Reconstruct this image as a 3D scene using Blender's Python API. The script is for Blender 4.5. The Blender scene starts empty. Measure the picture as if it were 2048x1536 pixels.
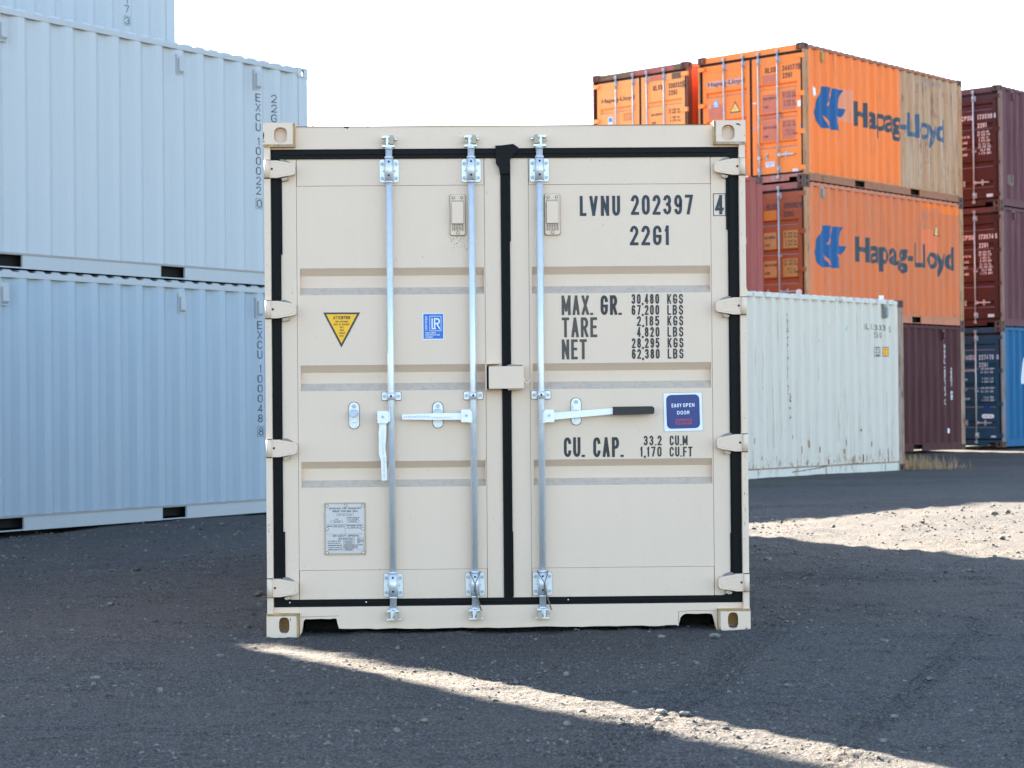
import bpy, bmesh, math, random
import numpy as np
from mathutils import Vector, Matrix

R = math.radians
S = bpy.context.scene
COL = S.collection

# ------------------------------------------------------------------ camera
cam_d = bpy.data.cameras.new('camera')
cam = bpy.data.objects.new('camera', cam_d); COL.objects.link(cam)
S.camera = cam
cam.location = (0.0, 0.0, 1.1585)
PITCH, ROLL = R(0.602), R(0.512)
cam.matrix_world = (Matrix.Translation(cam.location) @ Matrix.Rotation(R(90) + PITCH, 4, 'X')
                    @ Matrix.Rotation(-ROLL, 4, 'Z'))
cam_d.sensor_width = 36.0
cam_d.lens = 3803.16 / 2048 * 36.0
cam_d.clip_start, cam_d.clip_end = 0.1, 6000
cam_d.dof.use_dof = True
cam_d.dof.focus_distance = 9.75
cam_d.dof.aperture_fstop = 6.3

# ------------------------------------------------------------------ sky, sun, exposure
SUN_AZ, SUN_EL = R(-36.0), R(26.0)          # azimuth from +Y towards +X
world = bpy.data.worlds.new('World'); S.world = world; world.use_nodes = True
wn = world.node_tree
sky = wn.nodes.new('ShaderNodeTexSky'); sky.sky_type = 'NISHITA'; sky.sun_disc = False
sky.sun_elevation, sky.sun_rotation = SUN_EL, SUN_AZ
sky.altitude, sky.air_density, sky.dust_density, sky.ozone_density = 60, 1.0, .8, .8
bg = wn.nodes['Background']; bg.inputs['Strength'].default_value = 0.06
wn.links.new(sky.outputs[0], bg.inputs['Color'])
sun_d = bpy.data.lights.new('sun', 'SUN'); sun = bpy.data.objects.new('sun', sun_d); COL.objects.link(sun)
sun_d.energy, sun_d.angle, sun_d.color = 5.0, R(0.53), (1.0, 0.90, 0.76)
to_sun = Vector((math.sin(SUN_AZ) * math.cos(SUN_EL), math.cos(SUN_AZ) * math.cos(SUN_EL), math.sin(SUN_EL)))
sun.rotation_euler = to_sun.to_track_quat('Z', 'Y').to_euler()
vs = S.view_settings
vs.view_transform, vs.look, vs.exposure, vs.gamma = 'Standard', 'None', 3.53, 1.0

# ------------------------------------------------------------------ material helpers
def new_mat(name):
    m = bpy.data.materials.new(name); m.use_nodes = True
    return m, m.node_tree, m.node_tree.nodes['Principled BSDF']

class NT:
    """small wrapper for writing node maths"""
    def __init__(s, nt): s.nt = nt
    def node(s, t, **kw):
        n = s.nt.nodes.new(t)
        for k, v in kw.items():
            if isinstance(k, str) and hasattr(n, k): setattr(n, k, v)
        return n
    def put(s, sock, v):
        if v is None: return
        if hasattr(v, 'is_linked') or hasattr(v, 'links'): s.nt.links.new(v, sock)
        elif hasattr(sock.default_value, '__len__') and not hasattr(v, '__len__'): sock.default_value = (v, v, v)
        elif hasattr(sock.default_value, '__len__') and len(sock.default_value) == 4 and len(v) == 3: sock.default_value = (*v, 1)
        else: sock.default_value = v
    def m(s, op, a, b=None, c=None, clamp=False):
        n = s.node('ShaderNodeMath', operation=op, use_clamp=clamp)
        for i, v in enumerate((a, b, c)):
            s.put(n.inputs[i], v)
        return n.outputs[0]
    def mix(s, f, a, b, blend='MIX'):
        n = s.nt.nodes.new('ShaderNodeMix'); n.data_type = 'RGBA'; n.blend_type = blend
        s.put(n.inputs[0], f); s.put(n.inputs[6], a); s.put(n.inputs[7], b)
        return n.outputs[2]
    def coord(s): return s.nt.nodes.new('ShaderNodeTexCoord').outputs['Object']
    def scale(s, v, sc):
        n = s.nt.nodes.new('ShaderNodeMapping'); s.nt.links.new(v, n.inputs[0]); n.inputs['Scale'].default_value = sc
        return n.outputs[0]
    def noise(s, v, sc, detail=4, rough=.55, dist=0):
        n = s.nt.nodes.new('ShaderNodeTexNoise'); s.nt.links.new(v, n.inputs['Vector'])
        n.inputs['Scale'].default_value = sc; n.inputs['Detail'].default_value = detail
        n.inputs['Roughness'].default_value = rough; n.inputs['Distortion'].default_value = dist
        return n.outputs[0]
    def step(s, v, lo, hi):
        n = s.nt.nodes.new('ShaderNodeMapRange'); n.interpolation_type = 'SMOOTHSTEP'
        s.put(n.inputs[0], v); n.inputs[1].default_value = lo; n.inputs[2].default_value = hi
        return n.outputs[0]
    def xyz(s, v):
        n = s.nt.nodes.new('ShaderNodeSeparateXYZ'); s.nt.links.new(v, n.inputs[0]); return n.outputs
    def bump(s, h, strength, dist, bsdf):
        n = s.nt.nodes.new('ShaderNodeBump'); n.inputs['Strength'].default_value = strength
        n.inputs['Distance'].default_value = dist; s.nt.links.new(h, n.inputs['Height'])
        s.nt.links.new(n.outputs[0], bsdf.inputs['Normal'])

_off = [0]
def paint(name, col, rough=.45, mottle=.06, specks=0., streak=0., bottom=0., rust=(.16, .06, .025), fade=None,
          fade_amt=0., bands=(), dust=0., scuff=0., spec=.35, blotch=0., band_rust=None):
    """weathered paint; bands = (axis, lo, hi, axis2, lo2, hi2, colour, strength) repainted rectangles"""
    m, nt, b = new_mat(name); k = NT(nt); co = k.coord()
    _off[0] += 3.7
    mp = nt.nodes.new('ShaderNodeMapping'); nt.links.new(co, mp.inputs[0]); mp.inputs['Location'].default_value = (_off[0], _off[0] * .6, 0)
    cs = mp.outputs[0]
    x, y, z = k.xyz(co)
    n1 = k.noise(cs, 1.7, 5, .6); n2 = k.noise(k.scale(cs, (9, 9, .8)), 1.5, 5, .65)
    base = k.mix(k.m('MULTIPLY', k.m('ADD', n1, n2), .5), tuple(c * (1 - 2 * mottle) for c in col), tuple(min(1, c * (1 + 2 * mottle)) for c in col))
    if fade_amt:
        base = k.mix(k.m('MULTIPLY', k.step(n2, .42, .66), fade_amt), base, fade)
    for (a1, l1, h1, a2, l2, h2, c2, st) in bands:
        q1 = (x, y, z)[a1]; q2 = (x, y, z)[a2]
        w = k.m('MULTIPLY', k.m('SUBTRACT', n2, .5), .03)
        q1 = k.m('ADD', q1, w)
        mk = k.m('MULTIPLY', k.m('MULTIPLY', k.m('GREATER_THAN', q1, l1), k.m('LESS_THAN', q1, h1)),
                 k.m('MULTIPLY', k.m('GREATER_THAN', q2, l2), k.m('LESS_THAN', q2, h2)))
        cc = k.mix(n2, tuple(c * .82 for c in c2), tuple(min(1, c * 1.18) for c in c2))
        base = k.mix(k.m('MULTIPLY', mk, st), base, cc)
    if band_rust is not None:
        r1 = k.noise(k.scale(cs, (9, 9, .9)), 1.4, 8, .74, .3); r2 = k.noise(k.scale(cs, (2.6, 2.6, 1.5)), 1.3, 6, .7, .6)
        pale = k.noise(k.scale(cs, (14, 14, .35)), 1.3, 3, .6)
        on = k.m('GREATER_THAN', y, band_rust)
        base = k.mix(k.m('MULTIPLY', on, k.m('MULTIPLY', k.step(pale, .5, .62), .55)), base, (.50, .37, .27))
        base = k.mix(k.m('MULTIPLY', on, k.m('MULTIPLY', k.m('MAXIMUM', k.step(r1, .54, .66), k.m('MULTIPLY', k.step(r2, .55, .66), k.step(r1, .40, .55))), .85)), base, (.13, .052, .026))
    if blotch:
        bn = k.noise(k.scale(cs, (3.2, 3.2, 1.1)), 2.2, 8, .72, .4)
        base = k.mix(k.m('MULTIPLY', k.step(bn, .53, .62), blotch), base, rust)
    if streak:
        sn = k.noise(k.scale(cs, (16, 16, .55)), 1.6, 7, .72, .2)
        g = k.noise(k.scale(cs, (1.2, 1.2, 1.0)), 1.3, 3)
        mk = k.m('MULTIPLY', k.step(sn, .545, .64), k.step(g, .40, .56))
        base = k.mix(k.m('MULTIPLY', mk, streak), base, rust)
    if bottom:
        bn = k.noise(k.scale(cs, (11, 11, 2.2)), 2.6, 7, .72, .5)
        hh = k.step(z, .62, .15)
        mk = k.step(k.m('ADD', bn, k.m('MULTIPLY', hh, .14)), .655, .73)
        base = k.mix(k.m('MULTIPLY', k.m('MULTIPLY', mk, hh), bottom), base, rust)
    if dust:
        dn = k.noise(cs, 34, 6, .75)
        base = k.mix(k.m('ADD', k.m('MULTIPLY', k.step(dn, .40, .66), dust * .35), dust * .65), base, (.20, .19, .175))
    if specks:
        sp = k.noise(cs, 95, 2, .5); gate = k.noise(cs, 3.1, 3)
        mk = k.m('MULTIPLY', k.step(sp, .70, .73), k.step(gate, .42, .62))
        base = k.mix(k.m('MULTIPLY', mk, specks), base, (.06, .045, .035))
    if scuff:
        sc = k.noise(k.scale(cs, (70, 70, 14)), 1.0, 3, .6); gate = k.noise(cs, 1.9, 2)
        mk = k.m('MULTIPLY', k.step(sc, .70, .73), k.step(gate, .47, .62))
        base = k.mix(k.m('MULTIPLY', mk, scuff), base, (.11, .085, .07))
    nt.links.new(base, b.inputs['Base Color'])
    nt.links.new(k.m('ADD', k.m('MULTIPLY', n1, .18), rough - .06), b.inputs['Roughness'])
    b.inputs['Specular IOR Level'].default_value = spec
    h = k.m('ADD', k.m('MULTIPLY', k.noise(cs, 5.5, 2), 1.0), k.m('MULTIPLY', k.noise(cs, 140, 2), .05))
    k.bump(h, .35, .006, b)
    return m

def flat_mat(name, col, rough=.5, metal=0., spec=.4, var=.08, scale=60):
    m, nt, b = new_mat(name); k = NT(nt); co = k.coord()
    n = k.noise(co, scale, 4, .6)
    nt.links.new(k.mix(n, tuple(c * (1 - var * 2) for c in col), tuple(min(1, c * (1 + var * 2)) for c in col)), b.inputs['Base Color'])
    b.inputs['Roughness'].default_value = rough; b.inputs['Metallic'].default_value = metal
    b.inputs['Specular IOR Level'].default_value = spec
    return m

def worn_ink(name, col, under, wear, scale=(9, 9, 1.2)):
    m, nt, b = new_mat(name); k = NT(nt); co = k.coord()
    n = k.noise(k.scale(co, scale), 3.0, 7, .7)
    nt.links.new(k.mix(k.step(n, .62 - wear * .2, .70 - wear * .2), col, under), b.inputs['Base Color'])
    b.inputs['Roughness'].default_value = .55
    return m

def galvanised(name, metal=.45):
    m, nt, b = new_mat(name); k = NT(nt); co = k.coord()
    v = nt.nodes.new('ShaderNodeTexVoronoi'); nt.links.new(co, v.inputs['Vector']); v.inputs['Scale'].default_value = 130
    n = k.noise(co, 22, 5, .65)
    sp = k.step(k.noise(co, 210, 2), .70, .74)
    c = k.mix(n, (.56, .59, .62), (.80, .82, .84))
    c = k.mix(k.m('MULTIPLY', v.outputs[0], .25), c, (.42, .45, .50))
    c = k.mix(k.m('MULTIPLY', sp, .6), c, (.16, .14, .13))
    nt.links.new(c, b.inputs['Base Color']); b.inputs['Metallic'].default_value = metal
    nt.links.new(k.m('ADD', k.m('MULTIPLY', n, .28), .26), b.inputs['Roughness'])
    k.bump(n, .12, .002, b)
    return m

M = {}
CREAM = (.715, .545, .412)
M['cream'] = paint('cream_paint', CREAM, .48, .03, specks=.35, scuff=.5, spec=.3)
M['cream_dusty'] = paint('dusty_cream_paint', (.66, .51, .39), .62, .03, dust=.5, specks=.6, spec=.2)
M['cream_chip'] = paint('chipped_cream_paint', CREAM, .5, .02, specks=.8, blotch=.0, scuff=.8)
M['galv'] = galvanised('galvanised_steel')
M['galv_old'] = flat_mat('weathered_galvanised_steel', (.40, .42, .44), .5, .5, var=.14, scale=14)
M['rubber'] = flat_mat('black_rubber', (.0032, .0036, .0046), .5, 0, .14, .2, 18)
M['rubber_old'] = flat_mat('worn_black_rubber', (.008, .008, .009), .6, 0, .15, .2, 9)
M['black'] = flat_mat('black_shadow_steel', (.012, .012, .012), .8, 0, .2)
M['navy_ink'] = flat_mat('navy_lettering', (.024, .030, .042), .5, var=.04)
M['brown_ink'] = flat_mat('brown_black_lettering', (.070, .057, .046), .5, var=.05)
M['dark_ink'] = flat_mat('black_lettering', (.030, .028, .028), .5, var=.04)
M['white_ink'] = worn_ink('worn_white_lettering', (.62, .60, .60), (.22, .10, .10), .25)
M['white_ink_blue'] = worn_ink('worn_white_lettering_on_blue', (.50, .55, .60), (.03, .09, .18), .35)
M['orange_ink'] = worn_ink('worn_black_lettering', (.045, .030, .030), (.42, .15, .06), .15)
M['sticker_white'] = flat_mat('white_sticker', (.74, .76, .80), .35, var=.02)
M['sticker_blue'] = flat_mat('blue_sticker', (.010, .13, .46), .35, var=.04)
M['sticker_navy'] = flat_mat('navy_sticker', (.014, .034, .17), .35, var=.06)
M['sticker_yellow'] = flat_mat('yellow_sticker', (.88, .45, .006), .4, var=.03)
M['sticker_pale'] = flat_mat('pale_yellow_sticker', (.72, .50, .12), .5, var=.05)
M['sticker_dark'] = flat_mat('dark_sticker_edge', (.045, .038, .042), .45, var=.05)
M['red_ink'] = flat_mat('red_print', (.52, .05, .05), .4)
M['plate'] = flat_mat('aluminium_plate', (.53, .49, .48), .42, .25, var=.03)
M['grip'] = flat_mat('black_plastic_grip', (.018, .016, .015), .5, var=.2, scale=40)
M['cable'] = flat_mat('rusty_wire_cable', (.17, .145, .13), .55, .6, var=.35, scale=400)
M['chip'] = flat_mat('bare_chipped_steel', (.045, .03, .025), .8)
M['cream_grime'] = paint('grimy_cream_paint', (.50, .41, .28), .65, .08, dust=.35)

RUST = (.115, .048, .024)
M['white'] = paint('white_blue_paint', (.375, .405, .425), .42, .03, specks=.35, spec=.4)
M['white_low'] = paint('shaded_white_blue_paint', (.285, .345, .40), .42, .035, specks=.35, spec=.4)  # shade of the lower white box put into a darker, bluer copy
M['white_rail'] = paint('white_rail_paint', (.38, .405, .42), .5, .05, specks=.5, dust=.18)
M['white_flange'] = paint('grey_flange_paint', (.30, .29, .27), .7, .1, dust=.5)
M['pale'] = paint('pale_grey_paint', (.60, .53, .44), .5, .04, specks=.5, streak=.42, bottom=.95, rust=(.24, .095, .04),
                  bands=((1, -1, 3.16, 2, 1.02, 1.43, (.52, .50, .47), .8), (1, 4.53, 5.50, 2, .86, 1.42, (.52, .50, .47), .8)))
M['pale_rail'] = paint('rusty_pale_rail', (.60, .56, .48), .55, .06, specks=.6, blotch=.55, streak=.5, rust=(.20, .09, .05))
M['rusty_post'] = paint('rusty_corner_post', (.27, .165, .115), .7, .22, streak=.8, blotch=.7, rust=(.09, .045, .03), fade=(.42, .32, .26), fade_amt=.6)
M['rusty_orange_post'] = paint('rusty_orange_post', (.42, .19, .075), .65, .2, streak=.85, blotch=.55, rust=(.13, .06, .03), fade=(.40, .27, .17), fade_amt=.6)
M['rusty_dark'] = paint('dark_rusty_casting', (.105, .062, .050), .75, .3, blotch=.5, rust=(.05, .03, .022))
M['orange'] = paint('bright_orange_paint', (.86, .165, .010), .5, .05, streak=.5, bottom=.35, specks=.5, rust=(.20, .07, .035), fade=(.78, .20, .05), fade_amt=.55,
                    band_rust=3.60, bands=((1, 3.60, 9, 2, -1, 3, (.40, .225, .115), .94), (1, 1.25, 1.83, 2, 1.25, 1.88, (.60, .26, .17), .55)))
M['orange_tan'] = paint('rusty_tan_overlay', (.42, .27, .165), .6, .12, streak=.9, blotch=.5, rust=(.14, .058, .03))
M['orange_faded'] = paint('faded_orange_paint', (.64, .145, .035), .58, .06, streak=.6, specks=.5, bottom=.4, rust=(.22, .10, .075), fade=(.53, .165, .075), fade_amt=.7,
                          bands=((1, 4.33, 6.1, 2, 2.32, 2.55, (.86, .165, .010), .85), (1, 4.33, 4.95, 2, 1.35, 1.96, (.80, .17, .06), .6)))
M['orange_rail'] = paint('faded_orange_rail', (.50, .165, .085), .6, .1, streak=.5, blotch=.35, rust=(.20, .09, .06))
M['orange_door'] = paint('orange_door_paint', (.78, .215, .030), .5, .05, specks=.5, streak=.22, rust=(.30, .10, .05), fade=(.72, .22, .06), fade_amt=.4)
M['amber_door'] = paint('amber_orange_door_paint', (.80, .33, .085), .5, .05, specks=.5, streak=.2, rust=(.32, .12, .05), fade=(.76, .30, .11), fade_amt=.5)
M['red_orange_door'] = paint('red_orange_door_paint', (.31, .070, .022), .55, .07, streak=.25, specks=.4, rust=(.25, .08, .04))
M['burgundy'] = paint('burgundy_paint', (.066, .020, .022), .6, .06, streak=.35, rust=(.16, .07, .05), specks=.4, fade=(.088, .031, .035), fade_amt=.6, spec=.15)
M['burgundy_door'] = paint('dark_burgundy_door_paint', (.040, .0075, .0085), .5, .06, streak=.15, rust=(.12, .06, .05))
M['rose'] = paint('faded_red_paint', (.30, .072, .058), .6, .06, specks=.4, fade=(.33, .095, .08), fade_amt=.6, spec=.2, streak=.2, rust=(.2, .08, .06))
M['plum'] = paint('faded_plum_paint', (.105, .036, .040), .6, .08, specks=.5, fade=(.135, .058, .068), fade_amt=.7, spec=.18, streak=.3, rust=(.2, .12, .1))
M['blue'] = paint('blue_paint', (.003, .095, .215), .55, .08, streak=.4, specks=.4, rust=(.09, .05, .04), fade=(.006, .12, .25), fade_amt=.4, spec=.2)
M['blue_door'] = paint('dark_blue_door_paint', (.006, .048, .092), .5, .08, streak=.3, rust=(.07, .05, .045))
M['logo_blue'] = paint('logo_blue_paint', (.009, .085, .235), .5, .05, fade=(.014, .07, .17), fade_amt=.5, spec=.2)
M['slate_ink'] = worn_ink('slate_blue_lettering', (.013, .026, .042), (.05, .045, .05), .1)
M['slate_faded'] = worn_ink('faded_blue_lettering', (.035, .10, .20), (.40, .26, .16), .38)
M['ochre'] = flat_mat('ochre_repaint', (.44, .225, .07), .6, var=.1, scale=14)
M['primer'] = flat_mat('brick_primer_repaint', (.47, .145, .085), .6, var=.1, scale=9)
M['olive'] = flat_mat('olive_brown_primer', (.13, .085, .045), .65, var=.15, scale=9)
M['maroon_primer'] = flat_mat('red_primer', (.29, .085, .065), .6, var=.12, scale=9)
M['lilac'] = flat_mat('lilac_ghost_patch', (.52, .30, .27), .6, var=.05)
M['ledge_grey'] = flat_mat('dusty_grey_ledge', (.24, .19, .18), .8, var=.15, scale=20)

# ------------------------------------------------------------------ stroke lettering
def arc(cx, cy, rx, ry, a0, a1, n=7):
    return [(cx + rx * math.cos(R(a0 + (a1 - a0) * i / n)), cy + ry * math.sin(R(a0 + (a1 - a0) * i / n))) for i in range(n + 1)]
_b = .27
GL = {
 '0': (1, [arc(.5, 1 - _b, .5, _b, 180, 0) + arc(.5, _b, .5, _b, 0, -180) + [(0, 1 - _b)]]),
 '1': (.55, [[(.15, .80), (.72, 1), (.72, 0)]]),
 '2': (1, [arc(.5, 1 - _b, .5, _b, 165, -25) + [(0, 0), (1, 0)]]),
 '3': (1, [arc(.48, .76, .48, .24, 160, -80) + arc(.48, .27, .52, .27, 80, -160)]),
 '4': (1, [[(.72, 0), (.72, 1), (0, .24), (1, .24)]]),
 '5': (1, [[(.92, 1), (.10, 1), (.04, .56)] + arc(.48, .32, .52, .32, 125, -150)]),
 '6': (1, [arc(.5, .75, .48, .25, 20, 180) + [(0, .3)] + arc(.5, .29, .5, .29, 180, 540, 14)]),
 '7': (1, [[(0, 1), (1, 1), (.36, 0)]]),
 '8': (1, [arc(.5, .76, .44, .24, -90, 270, 14), arc(.5, .26, .5, .26, 90, 450, 14)]),
 '9': (1, [arc(.5, .25, .48, .25, 200, 360) + [(1, .7)] + arc(.5, .71, .5, .29, 0, 360, 14)]),
 'A': (1, [[(0, 0), (.5, 1), (1, 0)], [(.18, .30), (.82, .30)]]),
 'B': (1, [[(0, 0), (0, 1), (.55, 1)] + arc(.55, .77, .40, .23, 90, -90) + [(0, .54)], [(.0, .54), (.55, .54)] + arc(.55, .27, .45, .27, 90, -90) + [(0, 0)]]),
 'C': (1, [arc(.5, .75, .5, .25, 5, 180) + arc(.5, .25, .5, .25, 180, 355)]),
 'D': (1, [[(0, 0), (0, 1), (.5, 1)] + arc(.5, .7, .5, .3, 90, 0) + arc(.5, .3, .5, .3, 0, -90) + [(0, 0)]]),
 'E': (.92, [[(1, 1), (0, 1), (0, 0), (1, 0)], [(0, .52), (.86, .52)]]),
 'F': (.9, [[(1, 1), (0, 1), (0, 0)], [(0, .5), (.85, .5)]]),
 'G': (1, [arc(.5, .75, .5, .25, 5, 180) + arc(.5, .25, .5, .25, 180, 360) + [(1, .45), (.55, .45)]]),
 'H': (1, [[(0, 0), (0, 1)], [(1, 0), (1, 1)], [(0, .52), (1, .52)]]),
 'I': (.16, [[(.5, 0), (.5, 1)]]),
 'K': (1, [[(0, 0), (0, 1)], [(1, 1), (.06, .42)], [(.30, .58), (1, 0)]]),
 'L': (.85, [[(0, 1), (0, 0), (1, 0)]]),
 'M': (1.25, [[(0, 0), (0, 1), (.5, .22), (1, 1), (1, 0)]]),
 'N': (1.05, [[(0, 0), (0, 1), (1, 0), (1, 1)]]),
 'O': (1, [arc(.5, 1 - _b, .5, _b, 180, 0) + arc(.5, _b, .5, _b, 0, -180) + [(0, 1 - _b)]]),
 'P': (1, [[(0, 0), (0, 1), (.55, 1)] + arc(.55, .74, .45, .26, 90, -90) + [(0, .48)]]),
 'R': (1, [[(0, 0), (0, 1), (.55, 1)] + arc(.55, .75, .43, .25, 90, -90) + [(0, .5)], [(.45, .5), (1, 0)]]),
 'S': (1, [arc(.5, .75, .48, .25, 10, 250) + arc(.5, .26, .5, .26, 70, -170)]),
 'T': (1, [[(0, 1), (1, 1)], [(.5, 1), (.5, 0)]]),
 'U': (1, [[(0, 1), (0, .26)] + arc(.5, .26, .5, .26, 180, 360) + [(1, 1)]]),
 'V': (1.05, [[(0, 1), (.5, 0), (1, 1)]]),
 'W': (1.4, [[(0, 1), (.25, 0), (.5, .8), (.75, 0), (1, 1)]]),
 'X': (1.02, [[(0, 0), (1, 1)], [(0, 1), (1, 0)]]),
 'Y': (1, [[(0, 1), (.5, .45), (1, 1)], [(.5, .45), (.5, 0)]]),
 'k': (.8, [[(0, 0), (0, 1)], [(.9, .62), (.05, .26)], [(.3, .36), (1, 0)]]),
 'g': (.8, [arc(.5, .31, .5, .31, 0, 360, 12), [(1, .62), (1, -.08)] + arc(.5, -.05, .5, .2, 0, -150)]),
 'l': (.16, [[(.5, 0), (.5, 1)]]),
 'b': (.8, [[(0, 1), (0, 0)], arc(.5, .31, .5, .31, 0, 360, 12)]),
 's': (.7, [arc(.5, .47, .48, .16, 10, 250) + arc(.5, .16, .5, .16, 70, -170)]),
 'm': (1.1, [[(0, 0), (0, .62)], arc(.25, .45, .25, .17, 180, 0) + [(.5, 0)], arc(.75, .45, .25, .17, 180, 0) + [(1, 0)]]),
 '.': (.2, [[(.5, 0), (.5, .11)]]), ',': (.2, [[(.6, .11), (.3, -.12)]]), '-': (.6, [[(0, .5), (1, .5)]]), '/': (.8, [[(0, 0), (1, 1)]]),
 ' ': (.62, []),
}
def text_strokes(s, x0, x1, z0, z1, t=.13, gap=.42):
    """quads (4 points each) of the string fitted into a box; t = stroke as a share of the height"""
    h = z1 - z0; th = t * h
    ws = [GL[c][0] for c in s]
    u = (x1 - x0) / (sum(ws) + gap * (len(s) - 1))
    out, x, k = [], x0, 0
    for c, w in zip(s, ws):
        gw = w * u
        for st in GL[c][1]:
            if c in '.,':
                P = [(x + gw * .5 + (px - .5) * th * .6, z0 + py * h) for px, py in st]; hw = th * .58; lo, hi = -9, 9
            else:
                P = [(x + th / 2 + px * max(gw - th, 1e-5), z0 + (th / 2 + py * (h - th))) for px, py in st]; hw = th / 2
                lo, hi = (z0, z1) if c != 'g' else (-99, z1)
            closed = len(P) > 2 and math.hypot(P[0][0] - P[-1][0], P[0][1] - P[-1][1]) < 1e-6
            runs, cur = [], [P[0]]
            for i in range(1, len(P)):
                cur.append(P[i])
                if i < len(P) - 1:
                    a1 = math.atan2(P[i][1] - P[i - 1][1], P[i][0] - P[i - 1][0]); a2 = math.atan2(P[i + 1][1] - P[i][1], P[i + 1][0] - P[i][0])
                    if abs((a2 - a1 + math.pi) % (2 * math.pi) - math.pi) > .8: runs.append(cur); cur = [P[i]]
            runs.append(cur)
            for Q in runs:
                ring = closed and len(runs) == 1
                if ring: Q = Q[:-1]
                n = len(Q)
                if n < 2: continue
                def unit(p, q):
                    d = math.hypot(q[0] - p[0], q[1] - p[1]) or 1e-9
                    return ((q[0] - p[0]) / d, (q[1] - p[1]) / d)
                if not ring and c not in '.,':
                    e = hw * .98
                    d0 = unit(Q[1], Q[0]); d1 = unit(Q[-2], Q[-1]); Q = list(Q)
                    Q[0] = (Q[0][0] + d0[0] * e, Q[0][1] + d0[1] * e); Q[-1] = (Q[-1][0] + d1[0] * e, Q[-1][1] + d1[1] * e)
                L, Rr = [], []
                for i in range(n):
                    d1 = unit(Q[i - 1], Q[i]) if (ring or i) else unit(Q[0], Q[1])
                    d2 = unit(Q[i], Q[(i + 1) % n]) if (ring or i < n - 1) else d1
                    nx, nz = -(d1[1] + d2[1]), d1[0] + d2[0]
                    q = math.hypot(nx, nz) or 1e-9; nx /= q; nz /= q
                    c_ = max(.6, nx * -d1[1] + nz * d1[0])
                    cl = lambda v: min(hi, max(lo, v))
                    L.append((Q[i][0] + nx * hw / c_, cl(Q[i][1] + nz * hw / c_))); Rr.append((Q[i][0] - nx * hw / c_, cl(Q[i][1] - nz * hw / c_)))
                for i in range(n if ring else n - 1):
                    jn = (i + 1) % n
                    out.append(([L[i], L[jn], Rr[jn], Rr[i]], k))
                k = (k + 1) % 5
        x += gw + gap * u
    return out

def font_polys(s, x0, x1, z0, z1, bold=.0, cap='H'):
    """filled outline lettering (built-in sans) fitted into a box, z0 baseline, z1 cap height"""
    def tess(body):
        cu = bpy.data.curves.new('t', 'FONT'); cu.body = body; cu.size = 1; cu.offset = bold; cu.resolution_u = 5
        ob = bpy.data.objects.new('t', cu); COL.objects.link(ob)
        dg = bpy.context.evaluated_depsgraph_get()
        me = bpy.data.meshes.new_from_object(ob.evaluated_get(dg))
        co = [tuple(v.co) for v in me.vertices]; fs = [tuple(p.vertices) for p in me.polygons]
        bpy.data.objects.remove(ob); bpy.data.curves.remove(cu); bpy.data.meshes.remove(me)
        return co, fs
    co, fs = tess(s); cc, _ = tess(cap)
    ch = max(c[1] for c in cc); cb = min(c[1] for c in cc); a = min(c[0] for c in co); b = max(c[0] for c in co)
    sx = (x1 - x0) / (b - a); sz = (z1 - z0) / (ch - cb)
    return [[(x0 + (co[i][0] - a) * sx, z0 + (co[i][1] - cb) * sz) for i in f] for f in fs]

def rrect(x0, x1, z0, z1, r, n=4):
    r = min(r, (x1 - x0) / 2, (z1 - z0) / 2)
    p = []
    for cx, cz, a in ((x1 - r, z1 - r, 0), (x0 + r, z1 - r, 90), (x0 + r, z0 + r, 180), (x1 - r, z0 + r, 270)):
        p += [(cx + r * math.cos(R(a + 90 * i / n)), cz + r * math.sin(R(a + 90 * i / n))) for i in range(n + 1)]
    return p

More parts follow.
